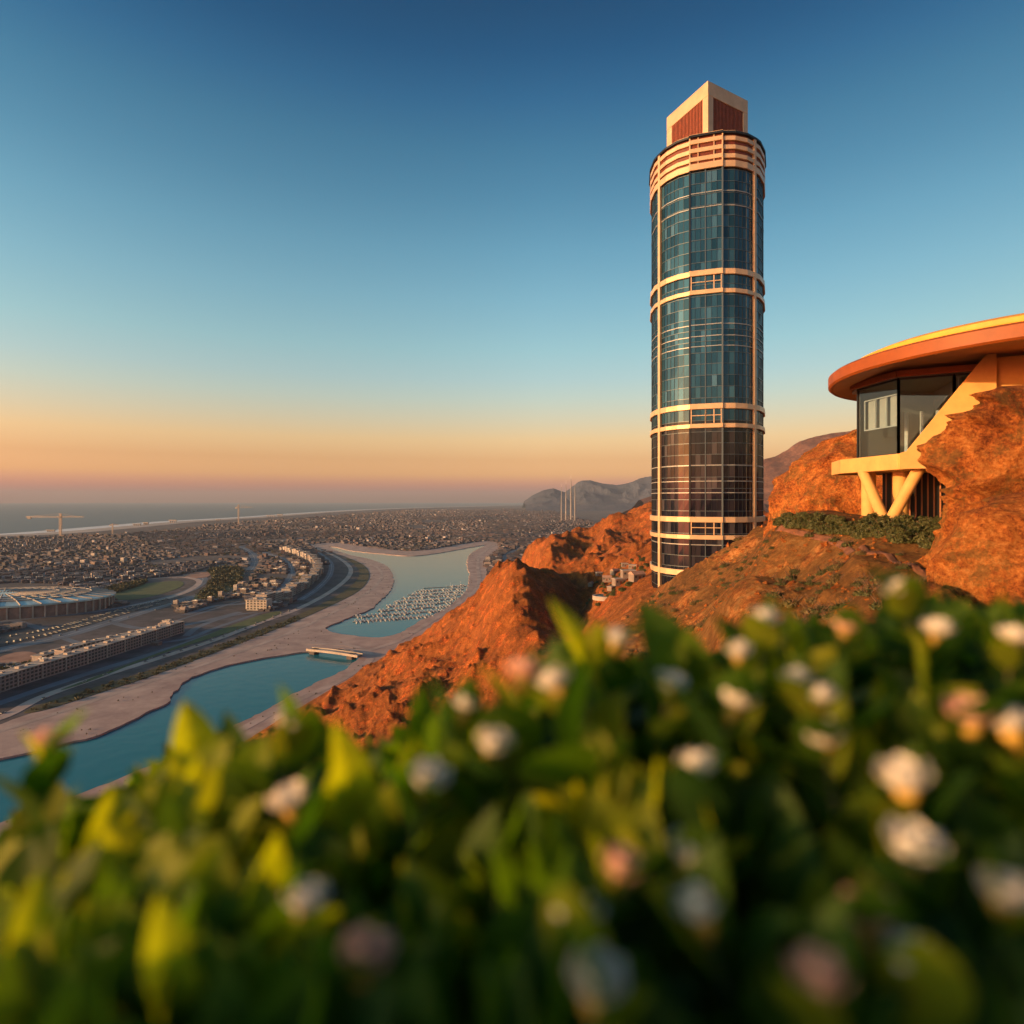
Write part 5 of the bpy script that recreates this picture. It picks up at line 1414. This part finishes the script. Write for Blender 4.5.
tall_leaf(335, 705, 770, .95, -.4, 'pointed green leaf leaning left above the red slope foot', .4, m_leaf, yaw=.5)
tall_leaf(795, 604, 690, .93, .1, 'broad half lit leaf below the terrace path', .6, yaw=.7)
tall_leaf(915, 630, 730, .85, .25, 'big broad yellow green leaf below the cliff', .7, yaw=.9)
tall_leaf(757, 720, 800, .78, 0, 'bright oval yellow leaf in the middle right of the hedge', .55, yaw=1.0)
tall_leaf(712, 790, 870, .70, .1, 'yellow oval leaf under the wide cream flower', .55, yaw=1.0)
tall_leaf(168, 900, 1010, .56, 0, 'yellow upright leaf at the lower left', .45, yaw=.9)
tall_leaf(950, 582, 640, .97, .1, 'dark green leaf tip at the right against the cliff', .5, m_leaf)
tall_leaf(28, 880, 960, .6, .1, 'yellow green leaf at the lower left edge', .5)
tall_leaf(688, 600, 690, .95, -.4, 'dark broad leaf pair in front of the scrub slope', .6, m_leaf, yaw=.3)
tall_leaf(1005, 590, 650, .95, .2, 'leaf tip at the right edge of the hedge top', .5)
tall_leaf(1012, 770, 850, .75, .1, 'yellow leaf cut by the right edge at mid height', .5)
k = 0
while k < 128:
    px = rs.uniform(-20, 1044); q = rs.random() ** 1.5; b0 = bound(px); py = b0 + 14 + q * (985 - b0); Yd = hdepth(px, py + 50) * .97
    if any(abs(px - f_[0]) < 34 and -70 < py - f_[1] < 40 for f_ in FLW): continue
    hgt = rs.uniform(58, 92) * (.9 / Yd) ** .9
    tall_leaf(px, py, py + hgt, Yd, rs.uniform(-.55, .55), 'broad upright leaf pair among the flowers of the foreground hedge', rs.uniform(.55, .78), m_leaf2 if rs.random() < .85 - q else m_leaf, yaw=rs.uniform(-1.1, 1.1))  # leaves with painted-in sun grow more frequent towards the hedge top
    k += 1

# ------------------------------------------------------------------ evening haze over the plain
HD = 3.5e-5
hb_ = MB().box((0, 19000, 348), (60000, 43000, 712)).build('haze', None)
mh = bpy.data.materials.new('evening_haze'); mh.use_nodes = True; t = mh.node_tree; t.nodes.clear()
ho = t.nodes.new('ShaderNodeOutputMaterial'); pv = t.nodes.new('ShaderNodeVolumePrincipled')
pv.inputs['Color'].default_value = (0.44, 0.54, 0.70, 1); pv.inputs['Density'].default_value = HD; pv.inputs['Anisotropy'].default_value = 0.0
t.links.new(pv.outputs[0], ho.inputs['Volume']); hb_.data.materials.append(mh)
tag(hb_, 'thin evening haze over the plain and sea', 'haze', kind='stuff')
